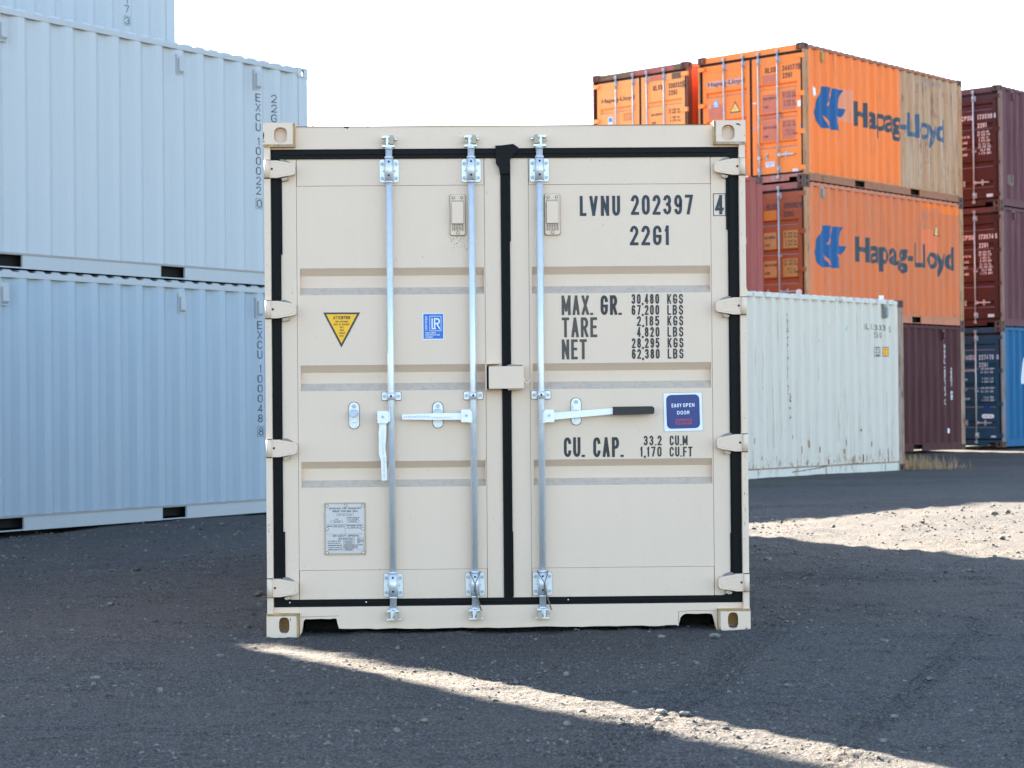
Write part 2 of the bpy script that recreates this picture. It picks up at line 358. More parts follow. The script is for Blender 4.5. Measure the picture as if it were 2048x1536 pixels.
# ------------------------------------------------------------------ mesh builder
class MB:
    def __init__(s, drape=None):
        s.bm = bmesh.new(); s.mats = []; s.flat = None
    def mi(s, name):
        if name not in s.mats: s.mats.append(name)
        return s.mats.index(name)
    def face(s, pts, mat, smooth=False):
        f = s.bm.faces.new([s.bm.verts.new(p) for p in pts]); f.material_index = s.mi(mat); f.smooth = smooth
        return f
    def box(s, x0, x1, y0, y1, z0, z1, mat):
        v = [s.bm.verts.new((x, y, z)) for x in (x0, x1) for y in (y0, y1) for z in (z0, z1)]
        k = s.mi(mat)
        for q in ((0, 1, 3, 2), (4, 6, 7, 5), (0, 4, 5, 1), (2, 3, 7, 6), (0, 2, 6, 4), (1, 5, 7, 3)):
            f = s.bm.faces.new([v[i] for i in q]); f.material_index = k
        return s
    def prism(s, pts, y0, y1, mat, smooth=False):
        """outline in (x, z) extruded from y0 to y1"""
        a = [s.bm.verts.new((x, y0, z)) for x, z in pts]; b = [s.bm.verts.new((x, y1, z)) for x, z in pts]
        k = s.mi(mat); n = len(pts)
        for vs_ in (a, b[::-1]):
            f = s.bm.faces.new(vs_); f.material_index = k
        for i in range(n):
            f = s.bm.faces.new([a[i], b[i], b[(i + 1) % n], a[(i + 1) % n]]); f.material_index = k; f.smooth = smooth
        return s
    def cyl(s, p0, p1, r, mat, n=18, r1=None):
        p0, p1 = Vector(p0), Vector(p1); d = (p1 - p0).normalized(); r1 = r if r1 is None else r1
        u = d.orthogonal().normalized(); w = d.cross(u); k = s.mi(mat)
        A = [s.bm.verts.new(p0 + r * (u * math.cos(2 * math.pi * i / n) + w * math.sin(2 * math.pi * i / n))) for i in range(n)]
        B = [s.bm.verts.new(p1 + r1 * (u * math.cos(2 * math.pi * i / n) + w * math.sin(2 * math.pi * i / n))) for i in range(n)]
        for i in range(n):
            f = s.bm.faces.new([A[i], A[(i + 1) % n], B[(i + 1) % n], B[i]]); f.material_index = k; f.smooth = n > 8
        for q in (A[::-1], B):
            f = s.bm.faces.new(q); f.material_index = k
        return s
    def tube(s, pts, r, mat, n=8):
        pts = [Vector(p) for p in pts]; k = s.mi(mat); rings = []
        for i, p in enumerate(pts):
            d = (pts[min(i + 1, len(pts) - 1)] - pts[max(i - 1, 0)]).normalized()
            u = d.cross(Vector((.3, 1, .2))).normalized(); w = d.cross(u)
            rings.append([s.bm.verts.new(p + r * (u * math.cos(2 * math.pi * j / n) + w * math.sin(2 * math.pi * j / n))) for j in range(n)])
        for a, b in zip(rings, rings[1:]):
            for j in range(n):
                f = s.bm.faces.new([a[j], a[(j + 1) % n], b[(j + 1) % n], b[j]]); f.material_index = k; f.smooth = True
        return s
    # flat lettering in (u, v) on the door plane ('d': x, z at y) or the right side ('s': y, z at x)
    def pl(s, u, v, d, plane):
        return (u, -d, v) if plane == 'd' else (d, u, v)
    def text(s, st, x0, x1, z0, z1, mat, t=.13, plane='d', d=0., gap=.42):
        for q, k in text_strokes(st, x0, x1, z0, z1, t, gap):
            s.face([s.pl(u, v, d + .00025 * k, plane) for u, v in q], mat)
        return s
    def poly(s, pts, mat, plane='d', d=0.):
        s.face([s.pl(u, v, d, plane) for u, v in pts], mat); return s
    def rect(s, x0, x1, z0, z1, mat, plane='d', d=0.):
        return s.poly([(x0, z0), (x1, z0), (x1, z1), (x0, z1)], mat, plane, d)
    def frame(s, x0, x1, z0, z1, t, mat, plane='d', d=0.):
        s.rect(x0, x1, z1 - t, z1, mat, plane, d); s.rect(x0, x1, z0, z0 + t, mat, plane, d)
        s.rect(x0, x0 + t, z0 + t, z1 - t, mat, plane, d); s.rect(x1 - t, x1, z0 + t, z1 - t, mat, plane, d)
        return s
    def font(s, st, x0, x1, z0, z1, mat, bold=0., plane='d', d=0., cap='H'):
        for p in font_polys(st, x0, x1, z0, z1, bold, cap):
            s.face([s.pl(u, v, d, plane) for u, v in p], mat)
        return s
    def drape(s, axis, breaks, fn, out):
        """cut at the breaks along an axis and push along another axis so that lettering follows a folded sheet"""
        s.bm.normal_update()
        bmesh.ops.triangulate(s.bm, faces=[f for f in s.bm.faces if len(f.verts) > 4])
        lo = min(v.co[axis] for v in s.bm.verts); hi = max(v.co[axis] for v in s.bm.verts)
        for b in breaks:
            if lo < b < hi:
                p = Vector((0, 0, 0)); p[axis] = b; n = Vector((0, 0, 0)); n[axis] = 1
                bmesh.ops.bisect_plane(s.bm, geom=s.bm.verts[:] + s.bm.edges[:] + s.bm.faces[:], dist=1e-6, plane_co=p, plane_no=n)
        for v in s.bm.verts: v.co[out] += fn(v.co[axis])
        return s
    def build(s, name, parent=None, label=None, recalc=True, bevel=0):
        if recalc: bmesh.ops.recalc_face_normals(s.bm, faces=s.bm.faces[:])
        me = bpy.data.meshes.new(name); s.bm.to_mesh(me); s.bm.free()
        for n in s.mats: me.materials.append(M[n])
        o = bpy.data.objects.new(name, me); COL.objects.link(o); o.parent = parent
        if label: o['label'] = label
        if bevel:
            b = o.modifiers.new('bevel', 'BEVEL'); b.width = bevel; b.segments = 2; b.limit_method = 'ANGLE'; b.angle_limit = R(40)
        return o

def thing(name, loc, rz, label, cat, group=None):
    o = bpy.data.objects.new(name, None); COL.objects.link(o); o.location = loc; o.rotation_euler = (0, 0, rz)
    o.empty_display_size = .2; o['label'] = label; o['category'] = cat
    if group: o['group'] = group
    return o

# ------------------------------------------------------------------ shipping container body
W, H = 2.438, 2.591
HW = W / 2
PER = .306
def set_period(p):
    global PER
    PER = p
def side_breaks(L):
    n = int((L - .40) / PER); y0 = (L - n * PER - PER * .26) / 2
    return y0, n
def side_profile(L):
    y0, n = side_breaks(L); per = PER
    def f(y):
        t = (y - y0)
        if t < 0 or t > n * PER: return 0.
        t = (t % per) / per
        if t < .26: return 0.
        if t < .505: return -.044 * (t - .26) / .245
        if t < .755: return -.044
        return -.044 * (1 - (t - .755) / .245)
    br = []
    for i in range(n + 1):
        br += [y0 + (i + q) * per for q in (0, .26, .505, .755)]
    return f, br

def hole_plate(mb, O, U, V, N, w, h, cx, cy, a, b, e, t, mat):
    """rectangular plate w x h with a rounded hole, thickness t inwards (against N)"""
    O, U, V, N = map(Vector, (O, U, V, N))
    angs = sorted(set([2 * math.pi * i / 28 for i in range(28)] + [math.atan2(y - cy, x - cx) % (2 * math.pi) for x in (0, w) for y in (0, h)]))
    inn, outr = [], []
    for q in angs:
        c, s_ = math.cos(q), math.sin(q)
        r = 1 / ((abs(c) / a) ** e + (abs(s_) / b) ** e) ** (1 / e)
        inn.append((cx + r * c, cy + r * s_))
        k = min([((w - cx) / c) if c > 1e-9 else (-cx / c) if c < -1e-9 else 1e9, ((h - cy) / s_) if s_ > 1e-9 else (-cy / s_) if s_ < -1e-9 else 1e9])
        outr.append((cx + k * c, cy + k * s_))
    k = mb.mi(mat); n = len(angs)
    def vs(pts, off): return [mb.bm.verts.new(O + U * x + V * y - N * off) for x, y in pts]
    A, B, Ci, Di = vs(outr, 0), vs(inn, 0), vs(inn, t), vs(outr, t)
    for i in range(n):
        j = (i + 1) % n
        for q, sm in (([A[i], A[j], B[j], B[i]], 0), ([B[i], B[j], Ci[j], Ci[i]], 1), ([Ci[i], Ci[j], Di[j], Di[i]], 0)):
            f = mb.bm.faces.new(q); f.material_index = k; f.smooth = bool(sm)

CX, CY, CZ = .162, .178, .120
def casting(parent, L, sx, back, top, mat, front_hole=(.0265, .040, 3.2), inside=None):
    inside = inside or mat
    mb = MB()
    x = sx * HW; ix = -sx                    # outer x, inward direction
    y = L if back else 0.; iy = -1 if back else 1
    z = H if top else 0.; iz = -1 if top else 1
    t = .026
    fa, fb, fe = front_hole
    # front: local u runs inward from the outer edge, v runs inward (vertical) from the outer edge
    hole_plate(mb, (x, y, z), (ix, 0, 0), (0, 0, iz), (0, -iy, 0), CX, CZ, .088, .062, fa, fb, fe, t, mat)
    hole_plate(mb, (x, y, z), (0, iy, 0), (0, 0, iz), (sx, 0, 0), CY, CZ, .089, .060, .0255, .0395, 3.2, t, mat)
    hole_plate(mb, (x, y, z), (ix, 0, 0), (0, iy, 0), (0, 0, -iz), CX, CY, .084, .092, .0320, .0620, 3.2, t, mat)
    # closed inner faces
    zz = z + iz * CZ; xx = x + ix * CX; yy = y + iy * CY
    mb.box(min(x, xx), max(x, xx), min(y, yy), max(y, yy), zz - .001, zz + .012 if iz < 0 else zz + .001, inside) if iz < 0 else \
        mb.box(min(x, xx), max(x, xx), min(y, yy), max(y, yy), zz - .012, zz + .001, inside)
    xb = sorted((xx, xx - ix * .012)); yb = sorted((yy, yy - iy * .012))
    zl, zh = sorted((z, zz))
    mb.box(xb[0], xb[1], min(y, yy), max(y, yy), zl + .001, zh - .001, inside)
    mb.box(min(x, xx) + .001, max(x, xx) - .001, yb[0], yb[1], zl + .001, zh - .001, inside)
    return mb.build('corner_casting', parent, recalc=False)

def corr_panel(mb, mat, L, s, z0, z1):
    f, br = side_profile(L)
    ys = sorted(set([.12] + br + [L - .12])); k = mb.mi(mat)
    ys = [y for y in ys if .12 <= y <= L - .12]
    xo = s * (HW - .010)
    lo = [mb.bm.verts.new((xo + s * f(y), y, z0)) for y in ys]; hi = [mb.bm.verts.new((xo + s * f(y), y, z1)) for y in ys]
    for i in range(len(ys) - 1):
        fc = mb.bm.faces.new([lo[i], lo[i + 1], hi[i + 1], hi[i]]); fc.material_index = k
    # inner skin so that the sheet has thickness
    xi = s * (HW - .062)
    mb.face([(xi, .12, z0), (xi, L - .12, z0), (xi, L - .12, z1), (xi, .12, z1)], mat)

def end_panel(mb, mat, y, sgn):
    """corrugated blind end; sgn +1 faces +y"""
    n = 8; w = 2 * (HW - .05) / n; k = mb.mi(mat); pts = []
    for i in range(n):
        x = -(HW - .05) + i * w
        pts += [(x, 0), (x + w * .3, 0), (x + w * .5, .045), (x + w * .8, .045)]
    pts.append((HW - .05, 0))
    lo = [mb.bm.verts.new((x, y - sgn * d, .15)) for x, d in pts]; hi = [mb.bm.verts.new((x, y - sgn * d, H - .10)) for x, d in pts]
    for i in range(len(pts) - 1):
        f = mb.bm.faces.new([lo[i], lo[i + 1], hi[i + 1], hi[i]]); f.material_index = k

def side_vent(parent, y, z, mat):
    mb = MB(); x = HW - .010
    mb.box(x - .02, x + .006, y - .052, y + .052, z - .112, z + .112, mat)
    mb.box(x + .005, x + .034, y - .036, y + .036, z - .070, z + .072, mat)
    mb.prism([(x + .006, z - .1), (x + .034, z - .07), (x + .006, z - .07)], y - .036, y + .036, mat)
    for dy, dz in ((-.03, .095), (.03, .095), (0, -.1)):
        mb.cyl((x + .005, y + dy, z + dz), (x + .011, y + dy, z + dz), .008, 'galv_old', 8)
    return mb.build('vent_cover', parent)

def container_body(root, L, c, door=True, hidden=False, pockets=True, front_holes=None):
    """c = dict of material names: side, post, casting, rail, flange, roof, end, (header)"""
    for sx in (1, -1):
        for back in (0, 1):
            y0, y1 = (.008, .165) if not back else (L - .165, L - .008)
            mb = MB()
            if not back and door:
                mb.box(*sorted((sx * (HW - .003), sx * (HW - .034))), .010, .165, CZ, H - CZ, c['post'])
                mb.box(*sorted((sx * (HW - .034), sx * (HW - .075))), .075, .165, CZ, H - CZ, c['post'])
            else:
                mb.box(*sorted((sx * (HW - .003), sx * (HW - .080))), y0, y1, CZ, H - CZ, c['post'])
            mb.build('corner_post', root)
            for top in (0, 1):
                fh = (front_holes[top] if (front_holes and not back) else (.0265, .040, 3.2))
                casting(root, L, sx, back, top, c['casting'], fh, c.get('inside'))
        mb = MB(); corr_panel(mb, c['side'], L, sx, .168, H - .078)
        p = mb.build('side_panel', root, recalc=False)
        if sx == 1: right = p
        mb = MB()
        mb.box(*sorted((sx * (HW - .004), sx * (HW - .062))), CY, L - CY, H - .080, H - .024, c['rail'])
        mb.build('top_rail', root)
        mb = MB(); xs = sorted((sx * (HW - .006), sx * (HW - .030)))
        cuts = [(CY, L - CY)]
        if pockets:
            m_ = L / 2; pa, pb = c.get('pockets', (m_ - 1.24, m_ + .88)); cuts = [(CY, pa), (pa + .36, pb), (pb + .36, L - CY)]
            for a in (pa, pb):
                mb.box(xs[0] + .002, xs[1] - .002, a, a + .36, .016, .028, c['rail'])
        for a, b in cuts: mb.box(*xs, a, b, .014, .146, c['rail'])
        mb.box(*sorted((sx * (HW - .0015), sx * (HW - .07))), CY, L - CY, .147, .168, c['flange'])
        mb.build('bottom_rail', root)
    # roof
    mb = MB(); k = mb.mi(c['roof']); n = int((L - .36) / .209); y0 = (L - n * .209) / 2; pr = []
    for i in range(n):
        a = y0 + i * .209
        pr += [(a, 0), (a + .06, 0), (a + .085, .024), (a + .17, .024), (a + .195, 0)]
    pr = [(.10, 0)] + pr + [(L - .10, 0)]
    zr = H - .0235
    for xa, xb, ha, hb in ((-HW + .008, -HW + .030, 0, 1), (-HW + .030, HW - .030, 1, 1), (HW - .030, HW - .008, 1, 0)):
        lo = [mb.bm.verts.new((xa, y, zr + d * ha)) for y, d in pr]; hi = [mb.bm.verts.new((xb, y, zr + d * hb)) for y, d in pr]
        for i in range(len(pr) - 1):
            f = mb.bm.faces.new([lo[i], hi[i], hi[i + 1], lo[i + 1]]); f.material_index = k
    mb.build('roof_panel', root, recalc=False)
    mb = MB(); mb.box(-HW + .115, HW - .115, .30, L - .30, .045, .150, 'black'); mb.box(-HW + .07, HW - .07, .09, L - .09, .150, .166, 'black')  # underfloor block coloured black, so the fork pockets' shade is in the colour
    mb.build('floor', root)
    for y, sgn, use in ((L - .03, 1, True), (.03, -1, not door)):
        if use:
            mb = MB(); end_panel(mb, c['end'], y, sgn)
            ya, yb = sorted((y + sgn * .02, y - sgn * .06))
            mb.box(-HW + CX, HW - CX, ya, yb, H - .11, H - .021, c['rail'])
            mb.box(-HW + CX, HW - CX, ya, yb, .018, .155, c['rail'])
            mb.build('end_panel', root, recalc=False)
    return right

# ------------------------------------------------------------------ door end
FACE, PANEL = .050, .0520
def door_leaf(root, xa, xb, sa, sb, c, ribs, depth=.036, zb=.186, zt=2.412, zlo=.333, zhi=2.276, name='door'):
    """xa..xb leaf, sa / sb the panel's left and right limits"""
    mb = MB(); d = c['door']; g = .0016
    mb.box(xa, sa - g, FACE, .092, zb, zt, d); mb.box(sb + g, xb, FACE, .092, zb, zt, d)
    mb.box(sa + g, sb - g, FACE, .092, zhi + g, zt, d); mb.box(sa + g, sb - g, FACE, .092, zb, zlo - g, d)
    ym = PANEL + depth
    mb.box(xa + .002, xb - .002, .0925, .105, zb + .002, zt - .002, c.get('groove', d))
    mb.box(sa - g * 2, sb + g * 2, FACE + .009, FACE + .012, zhi - .004, zhi + .004, c.get('groove', d))
    mb.box(sa - g * 2, sb + g * 2, FACE + .009, FACE + .012, zlo - .004, zlo + .004, c.get('groove', d))
    ra, rb = sa + .014, sb - .005
    z = zhi
    def q(x0, x1, y0, z0, y1, z1, m): mb.face([(x0, y0, z0), (x1, y0, z0), (x1, y1, z1), (x0, y1, z1)], m)
    for (to, ti, bi, bo) in ribs:
        q(sa, sb, PANEL, z, PANEL, to, d)
        q(sa, ra, PANEL, to, PANEL, bo, d); q(rb, sb, PANEL, to, PANEL, bo, d)
        q(ra, rb, PANEL, to, ym, ti, d); q(ra, rb, ym, ti, ym, bi, d); q(ra, rb, ym, bi, PANEL, bo, c['ledge'])
        for x in (ra, rb): mb.face([(x, PANEL, to), (x, ym, ti), (x, ym, bi), (x, PANEL, bo)], d)
        z = bo
    q(sa, sb, PANEL, z, PANEL, zlo, d)
    return mb.build(name, root, recalc=False)

def gasket(root, mat, fine=False):
    mb = MB()
    y0, y1 = .042, .10
    for b in ((-1.185, -1.136, .149, 2.461), (1.130, 1.185, .149, 2.461)): mb.box(b[0], b[1], y0, y1, b[2], b[3], mat)
    mb.box(-1.136, 1.130, y0, y1, 2.412, 2.461, mat); mb.box(-1.136, 1.130, y0, y1, .149, .186, mat)
    mb.box(-.024, .022, y0, y1, .186, 2.412, mat)
    if fine:   # lips and folded corners of the new seal
        mb.box(-1.150, -1.144, .034, .042, .18, 2.42, mat); mb.box(1.138, 1.144, .034, .042, .18, 2.42, mat)
        mb.box(-1.14, 1.13, .034, .042, 2.434, 2.441, mat); mb.box(-1.14, 1.13, .034, .042, .166, .172, mat)
        mb.box(-.006, .000, .033, .042, .19, 2.41, mat); mb.box(.010, .014, .036, .042, .19, 2.41, mat)
        mb.box(-1.136, -1.1295, .044, .049, 1.93, 2.40, mat); mb.box(-1.136, -1.127, .044, .049, .19, .53, mat)
        mb.box(.022, .0265, .044, .049, 1.99, 2.41, mat); mb.box(.022, .0255, .044, .049, .19, .52, mat)
        mb.box(1.122, 1.130, .044, .049, 2.04, 2.40, mat); mb.box(1.1265, 1.130, .044, .049, .19, .50, mat)
        mb.prism([(-.048, 2.473), (-.02, 2.474), (.042, 2.481), (.068, 2.463), (.068, 2.452), (.022, 2.40), (.021, 2.33), (-.026, 2.33), (-.030, 2.362), (-.046, 2.385)], .022, .048, mat)
        mb.prism([(-1.136, 2.412), (-1.136, 2.39), (-1.125, 2.394), (-1.112, 2.405), (-1.11, 2.413)], .043, .0495, mat)
        mb.prism([(-1.136, .186), (-1.136, .21), (-1.122, .196), (-1.10, .186)], .043, .0495, mat)
        mb.prism([(1.130, .186), (1.130, .215), (1.112, .196), (1.085, .186)], .043, .0495, mat)
        for x in (-1.105, -.72, .30): mb.cyl((x, .0345, .172 + .004 * math.sin(x * 9)), (x, .031, .172), .0035, 'sticker_white', 8)
    return mb.build('door_gasket', root)

def hinge(door, side, zb, zt, c, fine=False):
    s = -1 if side == 'l' else 1
    mb = MB(); m = c['door'] if not c.get('hinge') else c['hinge']
    P = [(1.2165, zb), (1.150, zb), (1.078, zb + .013), (1.067, zb + .0165), (1.061, zb + .024), (1.060, zb + .030), (1.060, zt - .032), (1.0615, zt - .026), (1.068, zt - .0175), (1.080, zt - .0135), (1.150, zt), (1.2165, zt)]
    P = [(s * x, z) for x, z in P]
    mb.prism(P, .004, .0485, m)
    if fine:
        Q = [(1.166, zb + .010), (1.100, zb + .018), (1.074, zb + .030), (1.074, zt - .030), (1.100, zt - .020), (1.166, zt - .010)]
        zc = (zb + zt) / 2
        for i in range(5):   # raised outline and maker's oval on the casting
            a, b = Q[i], Q[i + 1]
            mb.cyl((s * a[0], .0040, a[1]), (s * b[0], .0040, b[1]), .0014, m, 6)
        ov = [(s * (1.112 + .013 * math.cos(t * math.pi / 8)), zc + .0085 * math.sin(t * math.pi / 8)) for t in range(17)]
        for a, b in zip(ov, ov[1:]): mb.cyl((a[0], .004, a[1]), (b[0], .004, b[1]), .0011, m, 5)
        for dz in (-.012, .008): mb.cyl((s * 1.140, .004, zc + dz), (s * 1.158, .004, zc + dz), .0012, m, 5)
        mb.cyl((s * 1.176, .0035, zc + .001), (s * 1.176, .006, zc + .001), .0062, 'chip', 10)
        mb.cyl((s * 1.2005, .001, zb), (s * 1.2005, .001, zt), .014, m, 14)
        mb.prism([(s * 1.10, zb + .004), (s * 1.130, zb - .004), (s * 1.126, zb - .013), (s * 1.112, zb - .015), (s * 1.097, zb - .008)], .012, .0485, 'cream_grime')
        mb.prism([(s * 1.085, zt - .014), (s * 1.135, zt - .001), (s * 1.137, zt + .006), (s * 1.115, zt + .006), (s * 1.087, zt - .008)], .012, .0485, 'ledge_pale')
        mb.box(*sorted((s * 1.186, s * 1.2155)), .0085, .012, zb - .0045, zb - .0005, 'chip'); mb.box(*sorted((s * 1.186, s * 1.2155)), .0085, .012, zt + .0005, zt + .0045, 'chip')
    return mb.build('hinge', door, recalc=True)

def bolt(mb, x, z, y, r, mat, n=6, h=.008):
    mb.cyl((x, y, z), (x, y - h, z), r, mat, n)

RY = .016     # centre line of the lock rods
def lock_rod(door, x, mat='galv', fine=False, cam_flip=False, dx=0.):
    """dx: drift of the rod's foot"""
    mb = MB()
    xt, xb = x, x + dx
    mb.cyl((xt, RY, 2.462), (xb, RY, .136), .0172, mat, 20)
    for (xc, z0, z1) in ((xt, 2.292, 2.408), (xb, .196, .313)):
        mb.prism(rrect(xc - .0485, xc + .0485, z0, z1, .012), .0445, FACE, mat)
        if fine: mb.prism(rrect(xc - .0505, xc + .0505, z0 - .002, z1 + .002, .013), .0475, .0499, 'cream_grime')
        zc0, zc1 = z0 + .006, z1 - .001
        mb.cyl((xc, RY, zc0), (xc, RY, zc1), .0235, mat, 22)
        mb.box(xc - .0235, xc + .0235, RY, .0445, zc0, zc1, mat)
        for a, b in ((zc0 - .012, zc0 - .002), (zc1 + .002, zc1 + .012)):
            mb.cyl((xc, RY, a), (xc, RY, b), .0222, mat, 20)
        if fine:
            for sx in (-.036, .036):
                for zz in (z0 + .021, z1 - .022): bolt(mb, xc + sx, zz, .0445, .0088, 'galv_old')
                mb.cyl((xc + sx * .62, .043, (z0 + z1) / 2), (xc + sx * .86, .0445, (z0 + z1) / 2), .005, mat, 8)
            for zz in (zc0 + .024, zc1 - .016): mb.cyl((xc, RY - .0230, zz), (xc, RY - .0243, zz), .0052, 'black', 12)
    # middle clamp
    xm = xt + (xb - xt) * .55
    mb.prism(rrect(xm - .0487, xm + .0487, 1.189, 1.230, .008), .0445, FACE, mat)
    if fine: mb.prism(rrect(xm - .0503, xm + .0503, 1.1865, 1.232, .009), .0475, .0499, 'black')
    mb.cyl((xm, RY, 1.190), (xm, RY, 1.229), .0222, mat, 18); mb.box(xm - .0222, xm + .0222, RY, .0445, 1.190, 1.229, mat)
    if fine:
        mb.cyl((xm, RY - .0215, 1.2095), (xm, RY - .0232, 1.2095), .0056, 'black', 12)
        for sx in (-.036, .036): bolt(mb, xm + sx, 1.2095, .0445, .0078, 'galv_old')
    # cams and keepers
    for (xc, z0, z1, sg, rod_z) in ((xt, 2.466, 2.522, 1, 2.455), (xb, .081, .133, -1, .142)):
        f = -1 if cam_flip else 1
        zc = (z0 + z1) / 2
        mb.cyl((xc, RY, rod_z), (xc, RY, rod_z + sg * .012), .021, mat, 16)
        mb.cyl((xc, RY, z0), (xc, RY, z1), .0165, mat, 14)
        for za, zb_ in ((z0, z0 + .010), (z1 - .010, z1)):
            mb.prism([(xc - f * .036, za), (xc + f * .030, za), (xc + f * .030, zb_), (xc - f * .030, zb_)], -.002, .030, mat)
        mb.box(*sorted((xc - f * .012, xc - f * .003)), -.006, .02, z0 + .006, z1 - .006, mat)
        mb.box(*sorted((xc + f * .006, xc + f * .026)), -.012, .026, z0 + (.014 if sg > 0 else -.001), z1 - (-.001 if sg > 0 else .014), c_keeper if fine else mat)
        mb.cyl((xc - f * .030, .004, zc), (xc - f * .030, -.008, zc), .0085, c_keeper if fine else mat, 10)
        mb.box(*sorted((xc + f * .030, xc + f * .040)), .000, .028, z0 + (.036 if sg > 0 else .002), z0 + (.043 if sg > 0 else .010), mat)
    return mb.build('lock_rod', door)
c_keeper = 'cream_grime'

def retainer(door, x, z0, z1, mat='galv', fine=False, plain=False):
    mb = MB(); w = .025
    mb.prism(rrect(x - w, x + w, z0, z1, w), .044, .0495, mat)
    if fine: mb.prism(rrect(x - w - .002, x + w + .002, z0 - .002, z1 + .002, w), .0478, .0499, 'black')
    zc = (z0 + z1) / 2
    bolt(mb, x, z1 - .020, .044, .0105, 'galv_old', 12); bolt(mb, x + .002, z0 + .017, .044, .0085, mat, 12)
    if plain:
        mb.prism([(x - .015, zc + .008), (x + .015, zc + .008), (x + .015, zc + .032), (x - .015, zc + .032)], .022, .044, mat)
    else:   # swinging catch leaning outwards
        P = [(x - .017, zc + .030), (x + .017, zc + .030), (x + .021, zc + .008), (x + .008, zc - .006), (x - .008, zc - .006), (x - .021, zc + .008)]
        ys = [.040, .040, .012, .002, .002, .012]
        a = [mb.bm.verts.new((p[0], y, p[1])) for p, y in zip(P, ys)]; b = [mb.bm.verts.new((p[0], y + .005, p[1] - .004)) for p, y in zip(P, ys)]
        k = mb.mi(mat)
        for q in [a, b[::-1]] + [[a[i], b[i], b[(i + 1) % 6], a[(i + 1) % 6]] for i in range(6)]:
            f = mb.bm.faces.new(q); f.material_index = k
    mb.box(x - .012, x + .014, .026, .044, zc - .034, zc - .010, mat); mb.box(x - .012, x + .014, .020, .026, zc - .020, zc - .006, mat)
    return mb.build('handle_catch', door)

def handle_h(door, xh, xe, z, mat='galv', fine=False, grip=None, ze=None):
    """lever from the hub at xh to its tip at xe"""
    mb = MB(); s = 1 if xe > xh else -1; ze = z if ze is None else ze
    mb.prism(rrect(*sorted((xh, xh + s * .050)), z - .030, z + .034, .006), -.012, .030, mat)
    mb.box(*sorted((xh - s * .010, xh + s * .010)), .0, .030, z - .034, z + .026, mat)
    bolt(mb, xh + s * .024, z + .004, -.012, .0075, 'galv_old', 12, .004)
    xs = xh + s * .048
    if grip:
        mb.prism([(xs, z - .018), (grip, ze - .015), (grip, ze + .015), (xs, z + .018)], .004, .014, mat)
        mb.prism([(grip - s * .004, ze - .0205), (xe - s * .008, ze - .017), (xe, ze - .011), (xe, ze + .013), (xe - s * .010, ze + .0225), (grip - s * .004, ze + .0215)], -.008, .024, 'grip')
    else:
        xm = xs + (xe - xs) * .52
        mb.prism([(xs, z - .017), (xm, z - .017), (xe, ze - .013), (xe, ze + .012), (xm, z + .017), (xs, z + .017)], .004, .016, mat)
        mb.box(*sorted((xs + s * .05, xm)), -.003, .006, z - .004, z + .004, mat)
        if fine:
            rnd = random.Random(4)
            for i in range(14):   # raised casting marks
                x = xe - s * (.012 + .0092 * i)
                mb.box(x - .0022, x + .0022, .0025, .0045, z - .006 + rnd.random() * .003, z + .002 + rnd.random() * .004, 'galv_old')
    return mb.build('handle', door)

def handle_down(door, x, z, length, mat='galv'):
    mb = MB(); e = z - length
    mb.prism(rrect(x - .027, x + .027, z - .002, z + .060, .006), -.012, .030, mat)
    mb.box(x + .020, x + .036, .0, .030, z + .006, z + .056, mat)
    bolt(mb, x, z + .030, -.012, .0075, 'galv_old', 12, .004)
    P = [(x - .017, z), (x + .017, z), (x + .017, z - .05), (x + .010, z - .13), (x + .016, z - .165), (x + .017, e), (x - .008, e), (x - .012, z - .19), (x - .022, z - .155), (x - .022, z - .05)]
    mb.prism(P, .002, .014, mat)
    mb.tube([(x + .001, .001, z - .035), (x - .003, -.001, z - .09), (x + .002, .000, z - .13), (x + .001, .002, z - .16)], .0035, mat)
    rnd = random.Random(9)
    for i in range(13):
        zz = e + .012 + .0085 * i
        mb.box(x - .001 + rnd.random() * .003, x + .007 + rnd.random() * .003, .0008, .0025, zz - .002, zz + .002, 'galv_old')
    return mb.build('handle', door)

def vent_front(door, x0, x1, z0, z1, mat):
    mb = MB(); xc = (x0 + x1) / 2
    mb.prism(rrect(x0 - .0022, x1 + .0022, z0 - .0022, z1 + .0022, .010), .0475, .0499, 'chip_edge')
    mb.prism(rrect(x0, x1, z0, z1, .009), .036, .0490, mat)
    mb.box(x0 + .0065, x1 - .0065, .0352, .0362, z0 + .021, z1 - .030, 'cream_grime')
    mb.prism(rrect(x0 + .0085, x1 - .0085, z0 + .058, z1 - .040, .003), .019, .037, mat)
    mb.box(x0 + .0085, x1 - .0085, .0335, .0365, z0 + .022, z0 + .057, mat)
    for i in range(7):
        for j in range(5):
            xx = x0 + .0125 + i * (x1 - x0 - .025) / 6; zz = z0 + .0265 + j * .0066
            mb.box(xx - .0023, xx + .0023, .0328, .0337, zz - .0021, zz + .0021, 'chip')
    for sx, zz in ((x0 + .016, z1 - .017), (x1 - .016, z1 - .017), (xc, z0 + .012)):
        mb.cyl((sx, .036, zz), (sx, .0325, zz), .0078, 'chip_edge', 14); mb.cyl((sx, .0328, zz), (sx, .0312, zz), .0052, mat, 12)
    return mb.build('vent_cover', door)
M['chip_edge'] = flat_mat('brown_edge_grime', (.16, .12, .085), .8, var=.2, scale=50)
M['ledge_pale'] = flat_mat('grey_dusty_ledge', (.23, .21, .19), .85, var=.15, scale=50)

